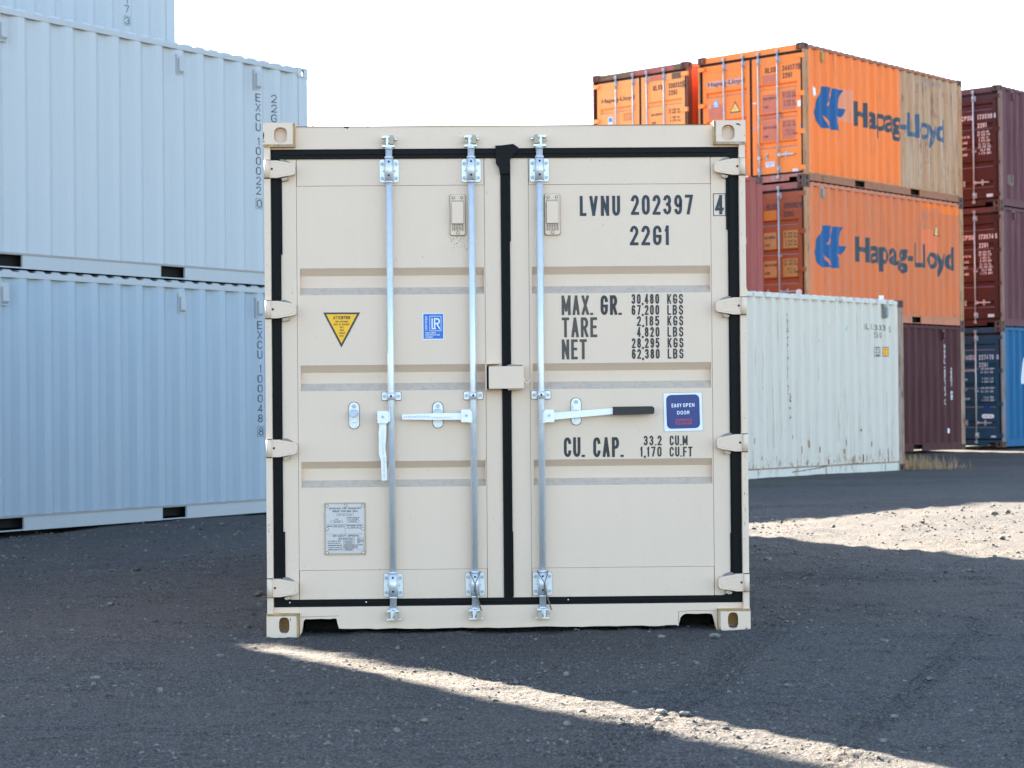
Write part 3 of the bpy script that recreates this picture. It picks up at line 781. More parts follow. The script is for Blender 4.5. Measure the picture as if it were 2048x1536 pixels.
M['casting_tan'] = flat_mat('tan_casting_inside', (.62, .40, .17), .7, var=.12, scale=30)
M['rust_ink'] = flat_mat('dark_rust', (.13, .055, .025), .85, var=.25, scale=40)
M['rust_soft'] = flat_mat('light_rust', (.34, .20, .12), .85, var=.2, scale=40)
M['teal'] = flat_mat('teal_paint', (.02, .40, .40), .5)
M['pale_vent'] = flat_mat('dirty_grey_vent', (.22, .24, .22), .6, var=.15)
M['lilac_ink'] = worn_ink('ghost_lettering', (.36, .16, .14), (.60, .18, .08), .3)
M['tan_ink'] = worn_ink('ghost_grey_lettering', (.16, .15, .18), (.42, .27, .165), .5)
M['orange_scrap'] = flat_mat('deep_orange_patch', (.52, .16, .012), .55, var=.12, scale=6)
M['orange_rail_top'] = paint('rusty_dark_orange_rail', (.30, .11, .05), .6, .15, blotch=.5, rust=(.07, .04, .03))
M['primer_grey'] = paint('scraped_red_sill', (.36, .14, .10), .6, .12, blotch=.55, rust=(.30, .28, .30))
M['sticker_cyan'] = flat_mat('cyan_sticker', (.05, .33, .60), .4)
M['sticker_ice'] = flat_mat('pale_blue_label', (.52, .62, .70), .4)
M['rusty_brown_post'] = paint('dark_brown_post', (.15, .060, .035), .65, .2, streak=.6, rust=(.08, .035, .025))
M['deep_orange'] = paint('deep_orange_paint', (.60, .11, .025), .5, .06, streak=.3)
M['burgundy_header'] = paint('plum_header', (.085, .030, .034), .5, .06)
M['rusty_plum_post'] = paint('rusty_plum_post', (.19, .085, .06), .65, .2, streak=.9, blotch=.6, rust=(.10, .045, .035), fade=(.26, .17, .15), fade_amt=.6)
M['rusty_blue_post'] = paint('rusty_grey_blue_post', (.16, .14, .14), .65, .2, streak=.8, blotch=.6, rust=(.10, .05, .04), fade=(.22, .22, .25), fade_amt=.6)
M['ledge_red'] = flat_mat('dusty_red_ledge', (.13, .075, .085), .8, var=.1, scale=20)
M['ledge_bluegrey'] = flat_mat('dusty_blue_ledge', (.11, .12, .13), .8, var=.1, scale=20)
M['white_bold'] = flat_mat('white_painted_lettering', (.66, .68, .71), .5)
m, nt, b = new_mat('slate_to_faded_lettering'); k = NT(nt); co = k.coord(); x, y, z = k.xyz(co)
n = k.noise(k.scale(co, (9, 9, 1.2)), 3.0, 7, .7)
far = k.step(y, 3.58, 3.62)
nt.links.new(k.mix(far, (.013, .026, .042), k.mix(k.step(n, .56, .64), (.018, .060, .125), (.36, .21, .12))), b.inputs['Base Color']); b.inputs['Roughness'].default_value = .55
M['slate_mixed'] = m
# ------------------------------------------------------------------ the front container
def front_container():
    L = 6.058; yaw = -.0208; X, Y = 1.194, 9.614
    ox = X - HW * math.cos(yaw); oy = Y + HW * math.sin(yaw)
    root = thing('shipping_container', (ox, oy, -.006), -yaw,
                 'cream container standing alone in front, closed doors with three silver lock rods', 'container')
    c = dict(side='cream', post='cream', casting='cream', rail='cream', flange='cream', roof='cream', end='cream',
             inside='casting_tan', door='cream', ledge='cream_dusty', groove='chip_edge')
    container_body(root, L, c, True, front_holes=((.0265, .0405, 3.0), (.0335, .0395, 2.7)))
    # header and sill
    mb = MB()
    mb.box(-1.185, 1.185, .034, .130, 2.4612, 2.5735, 'cream'); mb.box(-1.056, 1.056, .030, .130, 2.5735, 2.5765, 'chip_edge')
    for x0, x1, z0, z1 in ((-.815, -.786, 2.5675, 2.573), (-.80, -.792, 2.562, 2.568), (-.70, -.685, 2.570, 2.5728)):
        mb.prism([(x0, z1), (x0 + .004, z0), (x1 - .006, z0 + .001), (x1, z1)], .0333, .0345, 'chip')
    mb.build('door_header', root)
    rnd = random.Random(2)
    bot = [(x, .036 + rnd.uniform(-.0022, .0028)) for x in np.linspace(.846, -.842, 40)]
    P = ([(-1.185, .1488), (1.185, .1488), (1.185, .118), (1.055, .118), (1.055, .006), (1.051, .016), (1.043, .045), (1.034, .08), (1.026, .093), (1.0, .0955), (.95, .0935), (.895, .0955), (.880, .088), (.868, .076), (.862, .05), (.857, .034)]
         + bot + [(-.858, .040), (-.866, .066), (-.870, .088), (-.882, .0915), (-.905, .088), (-.95, .090), (-1.0, .088), (-1.026, .089), (-1.036, .080), (-1.040, .055), (-1.046, .022), (-1.055, .006), (-1.055, .118), (-1.185, .118)])
    mb = MB(); mb.prism(P, .034, .060, 'cream')
    mb.prism([(-1.052, .1005), (-.858, .1045), (-.858, .103), (-1.052, .0985)], .0332, .0345, 'chip_edge'); mb.prism([(.858, .1065), (.93, .111), (1.05, .109), (1.05, .1075), (.93, .109), (.858, .105)], .0332, .0345, 'chip_edge')
    mb.prism([(.858, .106), (.8605, .106), (.8605, .04), (.858, .04)], .0332, .0345, 'chip_edge')
    mb.box(-1.05, 1.05, .30, .34, .002, .15, 'black')  # black bar added to keep the gap under the sill dark
    mb.build('door_sill', root)
    gasket(root, 'rubber', True)
    mb = MB(); mb.box(-1.185, 1.185, .101, .125, .1492, 2.4608, 'rubber'); mb.build('door_frame', root)
    ribs = [(1.860, 1.822, 1.762, 1.724), (1.369, 1.331, 1.276, 1.238), (.881, .845, .785, .750)]
    dl = door_leaf(root, -1.136, -.0245, -1.057, -.107, c, ribs)
    dr = door_leaf(root, .0225, 1.130, .118, 1.044, c, ribs)
    for zb, zt in ((2.315, 2.402), (1.607, 1.694), (.908, .995), (.204, .294)): hinge(dl, 'l', zb, zt, c, True)
    for zb, zt in ((2.316, 2.398), (1.608, 1.694), (.915, 1.001), (.208, .295)): hinge(dr, 'r', zb, zt, c, True)
    lock_rod(dl, -.587, fine=True, dx=.004); lock_rod(dl, -.172, fine=True, dx=.002); lock_rod(dr, .174, fine=True, cam_flip=True, dx=-.003)
    vent_front(dl, -.279, -.205, 2.022, 2.229, 'cream'); vent_front(dr, .201, .276, 2.021, 2.229, 'cream')
    retainer(dl, -.7745, 1.047, 1.180, fine=True); retainer(dl, -.351, 1.047, 1.178, fine=True); retainer(dr, .3495, 1.056, 1.192, fine=True, plain=True)
    handle_down(dl, -.627, 1.075, .290); handle_h(dl, -.183, -.530, 1.1045, fine=True); handle_h(dr, .186, .742, 1.101, grip=.537, ze=1.1245)
    # lock box over the seam, with its hook
    mb = MB()
    mb.prism(rrect(-.092, .0845, 1.2425, 1.3545, .004), -.030, .046, 'cream')
    mb.prism([(-.108, 1.233), (-.1035, 1.233), (-.1035, 1.3655), (-.037, 1.3675), (-.037, 1.3715), (-.106, 1.3705), (-.108, 1.367)], -.034, .0495, 'cream')
    mb.box(-.1025, -.0925, -.02, .0495, 1.244, 1.354, 'black')
    mb.prism([(0.0, 1.3546), (.078, 1.3546), (.078, 1.362), (.015, 1.364), (0.0, 1.359)], -.02, .0495, 'ledge_pale')
    mb.prism([(.002, 1.2424), (.082, 1.2424), (.06, 1.236), (.006, 1.234)], -.02, .0495, 'cream_grime')
    mb.tube([(.086, -.005, 1.295), (.087, -.007, 1.280), (.092, -.008, 1.270), (.100, -.008, 1.267), (.108, -.008, 1.272), (.112, -.007, 1.283), (.113, -.007, 1.290)], .0042, 'cream')
    mb.build('lock_box', root)
    # seal cables hanging on two rod feet
    for x, e, q in ((-.170, .030, 0), (.171, .032, 1)):
        mb = MB()
        def loop(off, a):
            pts = []
            n = 26
            for i in range(n + 1):
                t = i / n
                zz = .318 - t * .19
                if t < .30:
                    xx = x + (a * (.026 * (1 - t / .30)) + (.010 if q else 0) * t / .3); yy = -.010 - .002 * t
                else:
                    xx = x + (.010 if q else 0) + e * max(0, (t - .45) / .55) ** 1.1 + .0028 * math.sin(t * 46 + off); yy = -.012 + .0028 * math.cos(t * 46 + off)
                pts.append((xx, yy, zz))
            return [(pts[0][0], RY, .3205)] + pts
        mb.tube(loop(0, -1), .0024, 'cable'); mb.tube(loop(math.pi, 1), .0024, 'cable')
        mb.build('seal_cable', dl if q == 0 else dr)
    # ---- lettering of the right door
    D = -PANEL + .0012
    mb = MB()
    mb.text('LVNU', .378, .583, 2.116, 2.218, 'navy_ink', .150, d=D, gap=.40); mb.text('202397', .639, .954, 2.120, 2.221, 'navy_ink', .148, d=D, gap=.36)
    mb.text('22G1', .632, .832, 1.965, 2.065, 'navy_ink', .150, d=D, gap=.36)
    D2 = -FACE + .0012
    mb.text('4', 1.067, 1.111, 2.119, 2.218, 'navy_ink', .15, d=D2); mb.frame(1.057, 1.121, 2.111, 2.226, .0035, 'navy_ink', d=D2)
    mb.build('container_number', dr, recalc=False)
    mb = MB(); B, K = 'brown_ink', 'dark_ink'
    mb.text('MAX.', .281, .437, 1.613, 1.713, B, .135, d=D, gap=.26); mb.text('GR.', .479, .582, 1.612, 1.712, K, .150, d=D, gap=.28)
    mb.text('TARE', .281, .461, 1.500, 1.601, B, .135, d=D, gap=.28); mb.text('NET', .280, .407, 1.388, 1.490, B, .135, d=D, gap=.28)
    for s_, a, z in (('30,480', .637, 1.667), ('67,200', .637, 1.611), ('2,185', .663, 1.555), ('4,820', .663, 1.499), ('28,295', .636, 1.443), ('62,380', .636, 1.388)):
        mb.text(s_, a, .777, z, z + .0505, K, .155, d=D, gap=.42)
    for i, s_ in enumerate(('KGS', 'LBS') * 3):
        z = (1.666, 1.610, 1.555, 1.499, 1.443, 1.388)[i]; mb.text(s_, .818, .899, z, z + .0505, K, .15, d=D, gap=.42)
    mb.text('CU.', .286, .388, .893, .993, K, .145, d=D, gap=.28); mb.text('CAP.', .435, .585, .891, .992, K, .145, d=D, gap=.30)
    mb.text('33.2', .692, .783, .948, .998, K, .155, d=D, gap=.42); mb.text('1,170', .674, .782, .891, .942, K, .155, d=D, gap=.42)
    mb.text('CU.M', .824, .915, .947, .997, K, .15, d=D, gap=.34); mb.text('CU.FT', .823, .939, .890, .940, K, .15, d=D, gap=.34)
    mb.build('weight_lettering', dr, recalc=False)
    # ---- stickers and plate
    def rot(pts, a, cx, cz):
        return [(cx + (x - cx) * math.cos(a) - (z - cz) * math.sin(a), cz + (x - cx) * math.sin(a) + (z - cz) * math.cos(a)) for x, z in pts]
    mb = MB(); a, cx, cz = R(1.1), .894, 1.117
    mb.poly(rot([(.794, 1.018), (.993, 1.018), (.993, 1.215), (.794, 1.215)], a, cx, cz), 'sticker_dark', d=D)
    mb.poly(rot([(.7952, 1.0192), (.9918, 1.0192), (.9918, 1.2138), (.7952, 1.2138)], a, cx, cz), 'sticker_white', d=D + .0004)
    mb.poly(rot(rrect(.809, .978, 1.0325, 1.2040, .024, 6), a, cx, cz), 'sticker_navy', d=D + .0008)
    for s_, x0, x1, z0, z1 in (('EASY', .836, .886, 1.141, 1.160), ('OPEN', .894, .952, 1.141, 1.160), ('DOOR', .863, .926, 1.104, 1.122)):
        for q, k_ in text_strokes(s_, x0, x1, z0, z1, .17, .30): mb.poly(rot(q, a, cx, cz), 'sticker_white', d=D + .0012 + .0002 * k_)
        n_ = len(s_)
    for q, k_ in text_strokes('PATENTED', .8605, .9305, 1.0605, 1.0745, .10, .42): mb.poly(rot(q, a, cx, cz), 'red_ink', d=D + .0012 + .0002 * k_)
    for b in ((.855, .936, 1.0775, 1.0805), (.855, .936, 1.054, 1.057), (.855, .858, 1.057, 1.0775), (.933, .936, 1.057, 1.0775)):
        mb.poly(rot([(b[0], b[2]), (b[1], b[2]), (b[1], b[3]), (b[0], b[3])], a, cx, cz), 'red_ink', d=D + .0012)
    mb.build('easy_open_sticker', dr, recalc=False)
    mb = MB()
    mb.poly([(-.927, 1.636), (-.836, 1.458), (-.740, 1.635)], 'sticker_dark', d=D)
    mb.poly([(-.9115, 1.6265), (-.8355, 1.479), (-.7565, 1.6260)], 'sticker_yellow', d=D + .0005)
    mb.text('ATTENTION', -.876, -.791, 1.601, 1.618, 'sticker_dark', .17, d=D + .001, gap=.30)
    for s_, w, z in (('THIS CONTAINER', .066, 1.585), ('MUST BE REPAIRED', .080, 1.5705), ('ONLY', .020, 1.556), ('WITH', .020, 1.5415), ('CORTEN', .031, 1.527), ('STEEL', .023, 1.5125)):
        mb.text(s_, -.834 - w / 2, -.834 + w / 2, z, z + .0085, 'sticker_dark', .15, d=D + .001, gap=.45)
    mb.build('warning_sticker', dl, recalc=False)
    mb = MB()
    mb.rect(-.425, -.317, 1.494, 1.628, 'sticker_white', d=D); mb.rect(-.4205, -.3205, 1.4985, 1.6245, 'sticker_blue', d=D + .0005)
    mb.frame(-.389, -.330, 1.538, 1.614, .0022, 'sticker_white', d=D + .001)
    mb.poly([(-.379, 1.603), (-.3735, 1.603), (-.3735, 1.552), (-.357, 1.552), (-.357, 1.547), (-.379, 1.547)], 'sticker_white', d=D + .001)
    for q, k_ in text_strokes('R', -.367, -.336, 1.547, 1.603, .12): mb.poly(q, 'sticker_white', d=D + .0012 + .0002 * k_)
    for q, k_ in text_strokes('CERTIFIED', 1.541, 1.612, 0, .010, .16, .35): mb.poly([(-.401 - v, u) for u, v in q], 'sticker_white', d=D + .001 + .0002 * k_)
    for s_, w, z in (('CONTAINER', .053, 1.525), ('CERTIFICATION', .072, 1.514), ('SCHEME', .037, 1.503)):
        mb.text(s_, -.411, -.411 + w, z, z + .0078, 'sticker_white', .17, d=D + .001, gap=.35)
    mb.build('certification_sticker', dl, recalc=False)
    mb = MB(); x0, x1, z0, z1 = -.929, -.720, .409, .674
    mb.prism(rrect(x0, x1, z0, z1, .006), .0470, .0518, 'cream_grime'); mb.rect(x0 + .008, x1 - .008, z0 + .010, z1 - .008, 'plate', d=-.0468)
    for x, z in ((x0 + .013, z1 - .016), (x1 - .013, z1 - .016), (x0 + .108, z1 - .016), (x0 + .013, .541), (x1 - .013, .541), (x0 + .013, z0 + .012), (x1 - .013, z0 + .012)):
        mb.cyl((x, .0472, z), (x, .0448, z), .0085, 'chip_edge', 14); mb.cyl((x, .0455, z), (x, .0435, z), .0065, 'cream', 12)
    DD = -.0464
    def T(s_, xa, xb, z, h, t=.17, gap=.35): mb.text(s_, x0 + xa, x0 + xb, z, z + h, 'sticker_dark', t, d=DD, gap=gap)
    def FR(xa, xb, za, zb): mb.frame(x0 + xa, x0 + xb, za, zb, .0010, 'sticker_dark', d=DD)
    T('APPROVED FOR TRANSPORT', .024, .186, .6395, .0095); T('UNDER CUSTOMS SEAL', .041, .170, .6255, .0095)
    FR(.061, .148, .6065, .6205); T('GB/C 1977 LR 2022', .071, .139, .6105, .0055)
    T('TYPE', .053, .071, .5865, .006); FR(.031, .092, .5715, .583); T('A20-0988', .047, .079, .5745, .0055)
    T('MANUFACTURERS NO.', .115, .178, .595, .0055); T('OF THE CONTAINER', .115, .172, .5865, .0055); FR(.115, .176, .5725, .5835); T('TLC0401138', .124, .163, .5755, .0055)
    for b in ((.010, .199, .5625, .5635), (.010, .199, .514, .515), (.1035, .1045, .515, .5625), (.1045, .199, .542, .543)): mb.rect(x0 + b[0], x0 + b[1], b[2], b[3], 'sticker_dark', d=DD)
    T('OWNERS NO.', .012, .042, .552, .006); FR(.046, .101, .549, .560); T('LVNU 202397 4', .050, .098, .552, .0055)
    T('TIMBER COMPONENT TREATMENT', .111, .192, .5545, .0055); T('IM / TAILEUM 400 / 22', .117, .186, .5460, .0055)
    T('CSC SAFETY APPROVAL', .042, .176, .501, .0098)
    FR(.068, .151, .4865, .4965); T('GB-LR 39871-02/2022', .073, .143, .4888, .0055)
    for i, s_ in enumerate(('DATE MANUFACTURED', 'IDENTIFICATION NO.', 'MAXIMUM OPERATING GROSS MASS', 'ALLOWABLE STACKING LOAD', 'TRANSVERSE RACKING TEST FORCE')):
        z = .4765 - i * .0108; T(s_, .017, (.083, .080, .088, .090, .090)[i], z, .0055, .16)
        if i < 2 or i == 4: FR(.096, .150 if i < 2 else .146, z - .0025, z + .0078); T(('09/2022', 'TLC0401138', '', '', '150000 NEWTON')[i], .104, .140, z, .005)
        else: FR(.096, .128, z - .0025, z + .0078); FR(.130, .164, z - .0025, z + .0078); T(('', '', '30480 KG', '192000 KG')[i], .100, .125, z, .005); T(('', '', '67200 LB', '423280 LB')[i], .133, .161, z, .005)
    FR(.166, .198, .435, .4955)
    for i, s_ in enumerate(('FIRST', 'MAINTENANCE', 'EXAMINATION', 'DATE')): T(s_, .168, (.182, .196, .196, .179)[i], .488 - i * .0065, .0045, .16)
    T('09/2027', .171, .194, .457, .006)
    mb.build('approval_plate', dl, recalc=False)
    # chips of bare steel on the castings and posts
    mb = MB(); rnd = random.Random(5)
    def blob(cx, cz, rx, rz, y):
        mb.poly([(cx + rx * rnd.uniform(.5, 1.1) * math.cos(t * math.pi / 4), cz + rz * rnd.uniform(.5, 1.1) * math.sin(t * math.pi / 4)) for t in range(8)], 'chip', d=-y)
    for q in ((-1.2155, 2.528, .0035, .018, -.0006), (-1.2135, 2.497, .004, .006, -.0006), (-1.216, 2.512, .002, .012, -.0006), (1.180, 2.572, .013, .005, -.0006), (1.190, 2.567, .007, .004, -.0006), (1.214, 2.512, .0025, .004, -.0006),
              (1.198, .022, .008, .004, -.0006), (1.150, .032, .003, .003, -.0006), (1.204, 1.93, .002, .002, .0094), (-1.205, .565, .003, .004, .0094), (-1.206, .545, .002, .003, .0094), (-1.204, .533, .002, .005, .0094),
              (1.196, .70, .002, .01, .0094), (1.199, .62, .0015, .02, .0094), (1.197, .55, .0015, .012, .0094), (-1.10, .092, .002, .012, -.0006)): blob(*q)
    for _ in range(60):
        blob(rnd.uniform(1.19, 1.213), rnd.uniform(.13, 2.4), .0012, rnd.uniform(.001, .004), .0094); blob(rnd.uniform(-1.214, -1.19), rnd.uniform(.13, 2.4), .001, rnd.uniform(.001, .003), .0094)
    mb.build('paint_chips', root, recalc=False)
    mb = MB(); D3 = D - .0006
    def spray(cx, cz, sx, sz, n, s0=.0008, s1=.0022, el=1.):
        for _ in range(n):
            x, z = rnd.gauss(cx, sx), rnd.gauss(cz, sz); r = rnd.uniform(s0, s1)
            mb.poly([(x + r * math.cos(t * math.pi / 3), z + r * el * math.sin(t * math.pi / 3)) for t in range(6)], 'chip', d=D3)
    spray(-.225, 1.985, .030, .022, 40); spray(-.26, 2.0, .02, .01, 14); spray(-.70, 2.38, .06, .02, 8)
    spray(-.735, 2.385, .003, .004, 5); spray(-.74, 2.335, .003, .03, 7)
    return root, dl, dr, mb

_front = front_container()
_front[3].build('scuff_marks', _front[1], recalc=False)

# ------------------------------------------------------------------ the stacks
L20, L40 = 6.058, 12.192
def place(ref, yaw, z0, label, group, L=L20):
    ox = ref[0] - HW * math.cos(yaw); oy = ref[1] + HW * math.sin(yaw)
    return thing('shipping_container', (ox, oy, z0), -yaw, label, 'container', group)
SX = HW - .010 + .0022
def draped(L): 
    f, br = side_profile(L)
    return lambda mb: mb.drape(1, br, f, 0)
def column_text(mb, s_, y0, y1, ztop, h, pitch, mat, t=.13):
    z = ztop
    for ch in s_:
        if ch == ' ': z -= pitch * .42; continue
        w = (y1 - y0)
        a, b = (y0, y1) if ch not in '1I' else (y0 + w * .3, y1 - w * .2)
        mb.text(ch, a, b, z - h, z, mat, t, plane='s', d=SX); z -= pitch
    return z

def set_height(h):
    global H
    H = h

# white containers on the left
set_period(.314)
cw = dict(side='white', post='white', casting='white', rail='white_rail', flange='white_flange', roof='white', end='white', pockets=(1.41, 3.66))
A_REF, A_YAW, A_Z = (-5.846, 17.353), .612, -.064
def white_side(root, right, num, check, full=True):
    mb = MB()
    z = column_text(mb, num, 5.170, 5.243, 2.192, .093, .1125, 'navy_ink', .125)
    column_text(mb, check, 5.178, 5.250, z - .035, .095, .11, 'navy_ink', .125)
    mb.frame(5.166, 5.262, z - .143, z - .022, .004, 'navy_ink', plane='s', d=SX)
    column_text(mb, '22G1', 5.452, 5.520, 2.214, .092, .1125, 'navy_ink', .125)
    draped(L20)(mb); mb.build('container_number', right, recalc=False)
    for y in (1.54, 3.965, 5.195): side_vent(root, y, 2.345, 'white_rail')
GA = 'white containers in the stacks on the left'
def white_box(ref, z, label, num=None, chk=None, c=None):
    r = place(ref, A_YAW, z, label, GA); s_ = container_body(r, L20, c or cw, door=False)
    if num: white_side(r, s_, num, chk)
    return r
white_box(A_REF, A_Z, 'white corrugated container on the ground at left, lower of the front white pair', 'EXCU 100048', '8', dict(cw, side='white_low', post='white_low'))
white_box(A_REF, A_Z + H, 'white corrugated container numbered EXCU 100022, upper of the front white pair', 'EXCU 100022', '0')
la = Vector((math.sin(A_YAW), math.cos(A_YAW))); wa = Vector((-math.cos(A_YAW), math.sin(A_YAW)))
Tr = Vector(A_REF) + 3.0 * wa + .84 * la
for i, lb in enumerate(('white container at the foot of the rear white stack, hidden behind the front pair', 'white container in the middle of the rear white stack, hidden behind the front pair',
                        'highest white container at the top left corner, its side ending in a boxed 3')):
    white_box(Tr, A_Z + i * H, lb, 'EXCU 100017' if i == 2 else None, '3')
Nr = Vector(A_REF) - (L20 + 1.18) * la
for i, lb in enumerate(('white container at the foot of the neighbouring stack left of the gap', 'white container in the middle of the neighbouring stack left of the gap', 'white container on top of the neighbouring stack left of the gap')):
    white_box(Nr, A_Z + i * H, lb)

Rr = Vector(A_REF) + 6.45 * wa - 2.1 * la  # unseen third row, added to cut off the sun where the lit strip ends
for i, lb in enumerate(('unseen white container at the foot of the third row, added to block sun through the gap', 'unseen white container in the middle of the third row, added to block sun through the gap', 'unseen white container on top of the third row, added to block sun through the gap')):
    white_box(Rr, A_Z + i * H, lb)

# pale high container behind the front one
cp = dict(side='pale', post='rusty_post', casting='rusty_dark', rail='pale_rail', flange='rusty_post', roof='pale_rail', end='pale')
set_height(2.896); set_period(.255)
P_YAW = .747
lp = Vector((math.sin(P_YAW), math.cos(P_YAW)))
Pr = Vector((6.668, 32.33)) - L40 * lp
rp = place(Pr, P_YAW, -.037, 'pale grey rust streaked long container on the ground right behind the cream one', None, L40)
sp_ = container_body(rp, L40, cp, door=False, pockets=False)
KP = 1.118      # side coordinates measured for a lower box, scaled about the right end
def py(y): return L40 - (6.058 - y) * KP
def pz(z): return z * KP
mb = MB()
mb.text('OLU', py(4.996), py(5.209), pz(2.130), pz(2.214), 'dark_ink', .12, plane='s', d=SX, gap=.5)
mb.text('3393', py(5.297), py(5.575), pz(2.118), pz(2.206), 'dark_ink', .12, plane='s', d=SX, gap=.5)
mb.text('5', py(5.700), py(5.76), pz(2.10), pz(2.19), 'rust_ink', .12, plane='s', d=SX)
mb.text('5G1', py(5.297), py(5.51), pz(2.010), pz(2.092), 'dark_ink', .12, plane='s', d=SX, gap=.5)
draped(L40)(mb); mb.build('container_number', sp_, recalc=False)
mb = MB()
mb.frame(py(5.301), py(5.401), pz(1.728), pz(1.872), .010, 'dark_ink', plane='s', d=SX)
mb.text('C', py(5.325), py(5.378), pz(1.82), pz(1.86), 'dark_ink', .2, plane='s', d=SX); mb.text('H', py(5.325), py(5.378), pz(1.775), pz(1.81), 'dark_ink', .2, plane='s', d=SX); mb.text('8', py(5.325), py(5.378), pz(1.737), pz(1.765), 'dark_ink', .2, plane='s', d=SX)
mb.rect(py(5.531), py(5.638), pz(1.731), pz(1.876), 'sticker_dark', plane='s', d=SX); mb.rect(py(5.541), py(5.628), pz(1.743), pz(1.864), 'sticker_yellow', plane='s', d=SX + .0006)
for i, q in enumerate(('96', '29')): mb.text(q, py(5.552), py(5.617), pz(1.811 - i * .055), pz(1.852 - i * .055), 'red_ink', .16, plane='s', d=SX + .0012)
draped(L40)(mb); mb.build('height_sign', sp_, recalc=False)
mb = MB()
mb.poly([(py(4.46), pz(2.10)), (py(4.485), pz(2.10)), (py(4.545), pz(2.19)), (py(4.53), pz(2.195))], 'teal', plane='s', d=SX)
draped(L40)(mb); mb.build('paint_mark', sp_, recalc=False)
side_vent(rp, py(5.565), pz(2.41), 'pale_vent')
rnd = random.Random(12)
mb = MB()       # the torn, rusted lip of the bottom rail and rust scabs along the foot of the side
xs_ = HW - .0045
for (a, b, t_) in (((3.05, .085), (3.62, .118), .010), ((3.62, .118), (3.95, .150), .013), ((3.95, .150), (4.80, .168), .011)):
    n = 9
    up = [(py(a[0] + (b[0] - a[0]) * i / n), a[1] + (b[1] - a[1]) * i / n + t_ * rnd.uniform(.4, 1)) for i in range(n + 1)]
    dn = [(u, v - t_ * rnd.uniform(.9, 1.9)) for u, v in up]
    mb.poly(up + dn[::-1], 'rust_ink', plane='s', d=xs_)
mb.rect(py(3.90), py(3.93), .03, .145, 'rust_soft', plane='s', d=xs_); mb.rect(py(5.50), py(5.52), .03, .145, 'rust_soft', plane='s', d=xs_)
mb.build('torn_rail_lip', rp, recalc=False)
mb = MB()
f40, br40 = side_profile(L40)
y0_, n_ = side_breaks(L40)
for i in range(n_ - 16, n_):
    for q in (.0, .12, .22):
        y = y0_ + i * PER + q
        if rnd.random() < .45:
            z = .18 + rnd.random() ** 2 * .55; w = rnd.uniform(.008, .026); h = rnd.uniform(.03, .16)
            mb.poly([(y + w * rnd.uniform(-.6, 0), z), (y + w * rnd.uniform(.4, 1), z - .01), (y + w * rnd.uniform(.6, 1.2), z + h * .7), (y + w * .3, z + h), (y - w * .4, z + h * .8)], 'rust_ink' if rnd.random() < .55 else 'rust_soft', plane='s', d=SX - .001)
    if rnd.random() < .5:
        y = y0_ + i * PER + rnd.choice((.01, .06, .24)); z = rnd.uniform(.7, 2.6)
        w = rnd.uniform(.004, .012); h = rnd.uniform(.01, .05)
        mb.poly([(y, z), (y + w, z + .004), (y + w * .9, z + h), (y + w * .1, z + h * .8)], 'rust_ink', plane='s', d=SX - .001)
for z in np.arange(.9, 2.6, .022):          # a long dark scrape down one fold
    if rnd.random() < .7:
        y = py(3.03) + rnd.uniform(-.012, .012) + (.03 if z < 1.3 else 0); h = rnd.uniform(.006, .03); w = rnd.uniform(.003, .012) * (1.7 if z < 1.45 else 1)
        mb.poly([(y, z), (y + w, z), (y + w, z + h), (y, z + h)], 'chip', plane='s', d=SX - .001)
draped(L40)(mb); mb.build('rust_marks', sp_, recalc=False)
set_height(2.591); set_period(.29)

# faded red forty-foot pair, end post peeping out beside the orange doors
cg = dict(side='rose', post='rose', casting='rusty_dark', rail='rose', flange='rose', roof='rose', end='rose')
G_YAW = R(47.1); lg = Vector((math.sin(G_YAW), math.cos(G_YAW)))
Gr = Vector((4.60, 34.60)) - L40 * lg
for i, lb in enumerate(('faded red long container under the one marked 42G1, hidden behind the pale container', 'faded red long container marked 42G1 with yellow triangle, just right of the cream container')):
    r = place(Gr, G_YAW, .06 + i * H, lb, 'faded red long containers', L40); s_ = container_body(r, L40, cg, door=False)
    if i:
        mb = MB(); column_text(mb, '42G1', L40 - .56, L40 - .47, 2.13, .115, .145, 'white_ink', .17)
        mb.rect(L40 - .56, L40 - .42, 1.36, 1.48, 'white_ink', plane='s', d=SX); mb.rect(L40 - .53, L40 - .46, 1.28, 1.36, 'white_ink', plane='s', d=SX)
        mb.frame(L40 - .525, L40 - .455, 1.385, 1.455, .012, 'rose', plane='s', d=SX + .0006); mb.rect(L40 - .505, L40 - .475, 1.30, 1.335, 'rose', plane='s', d=SX + .0006)
        draped(L40)(mb); mb.build('container_number', s_, recalc=False)
        mb = MB(); a = L40 - .53
        mb.poly([(a - .11, .50), (a + .165, .50), (a + .015, .78)], 'sticker_dark', plane='s', d=SX); mb.poly([(a - .085, .515), (a + .138, .515), (a + .015, .745)], 'sticker_yellow', plane='s', d=SX + .0006)
        draped(L40)(mb); mb.build('warning_sticker', s_, recalc=False)

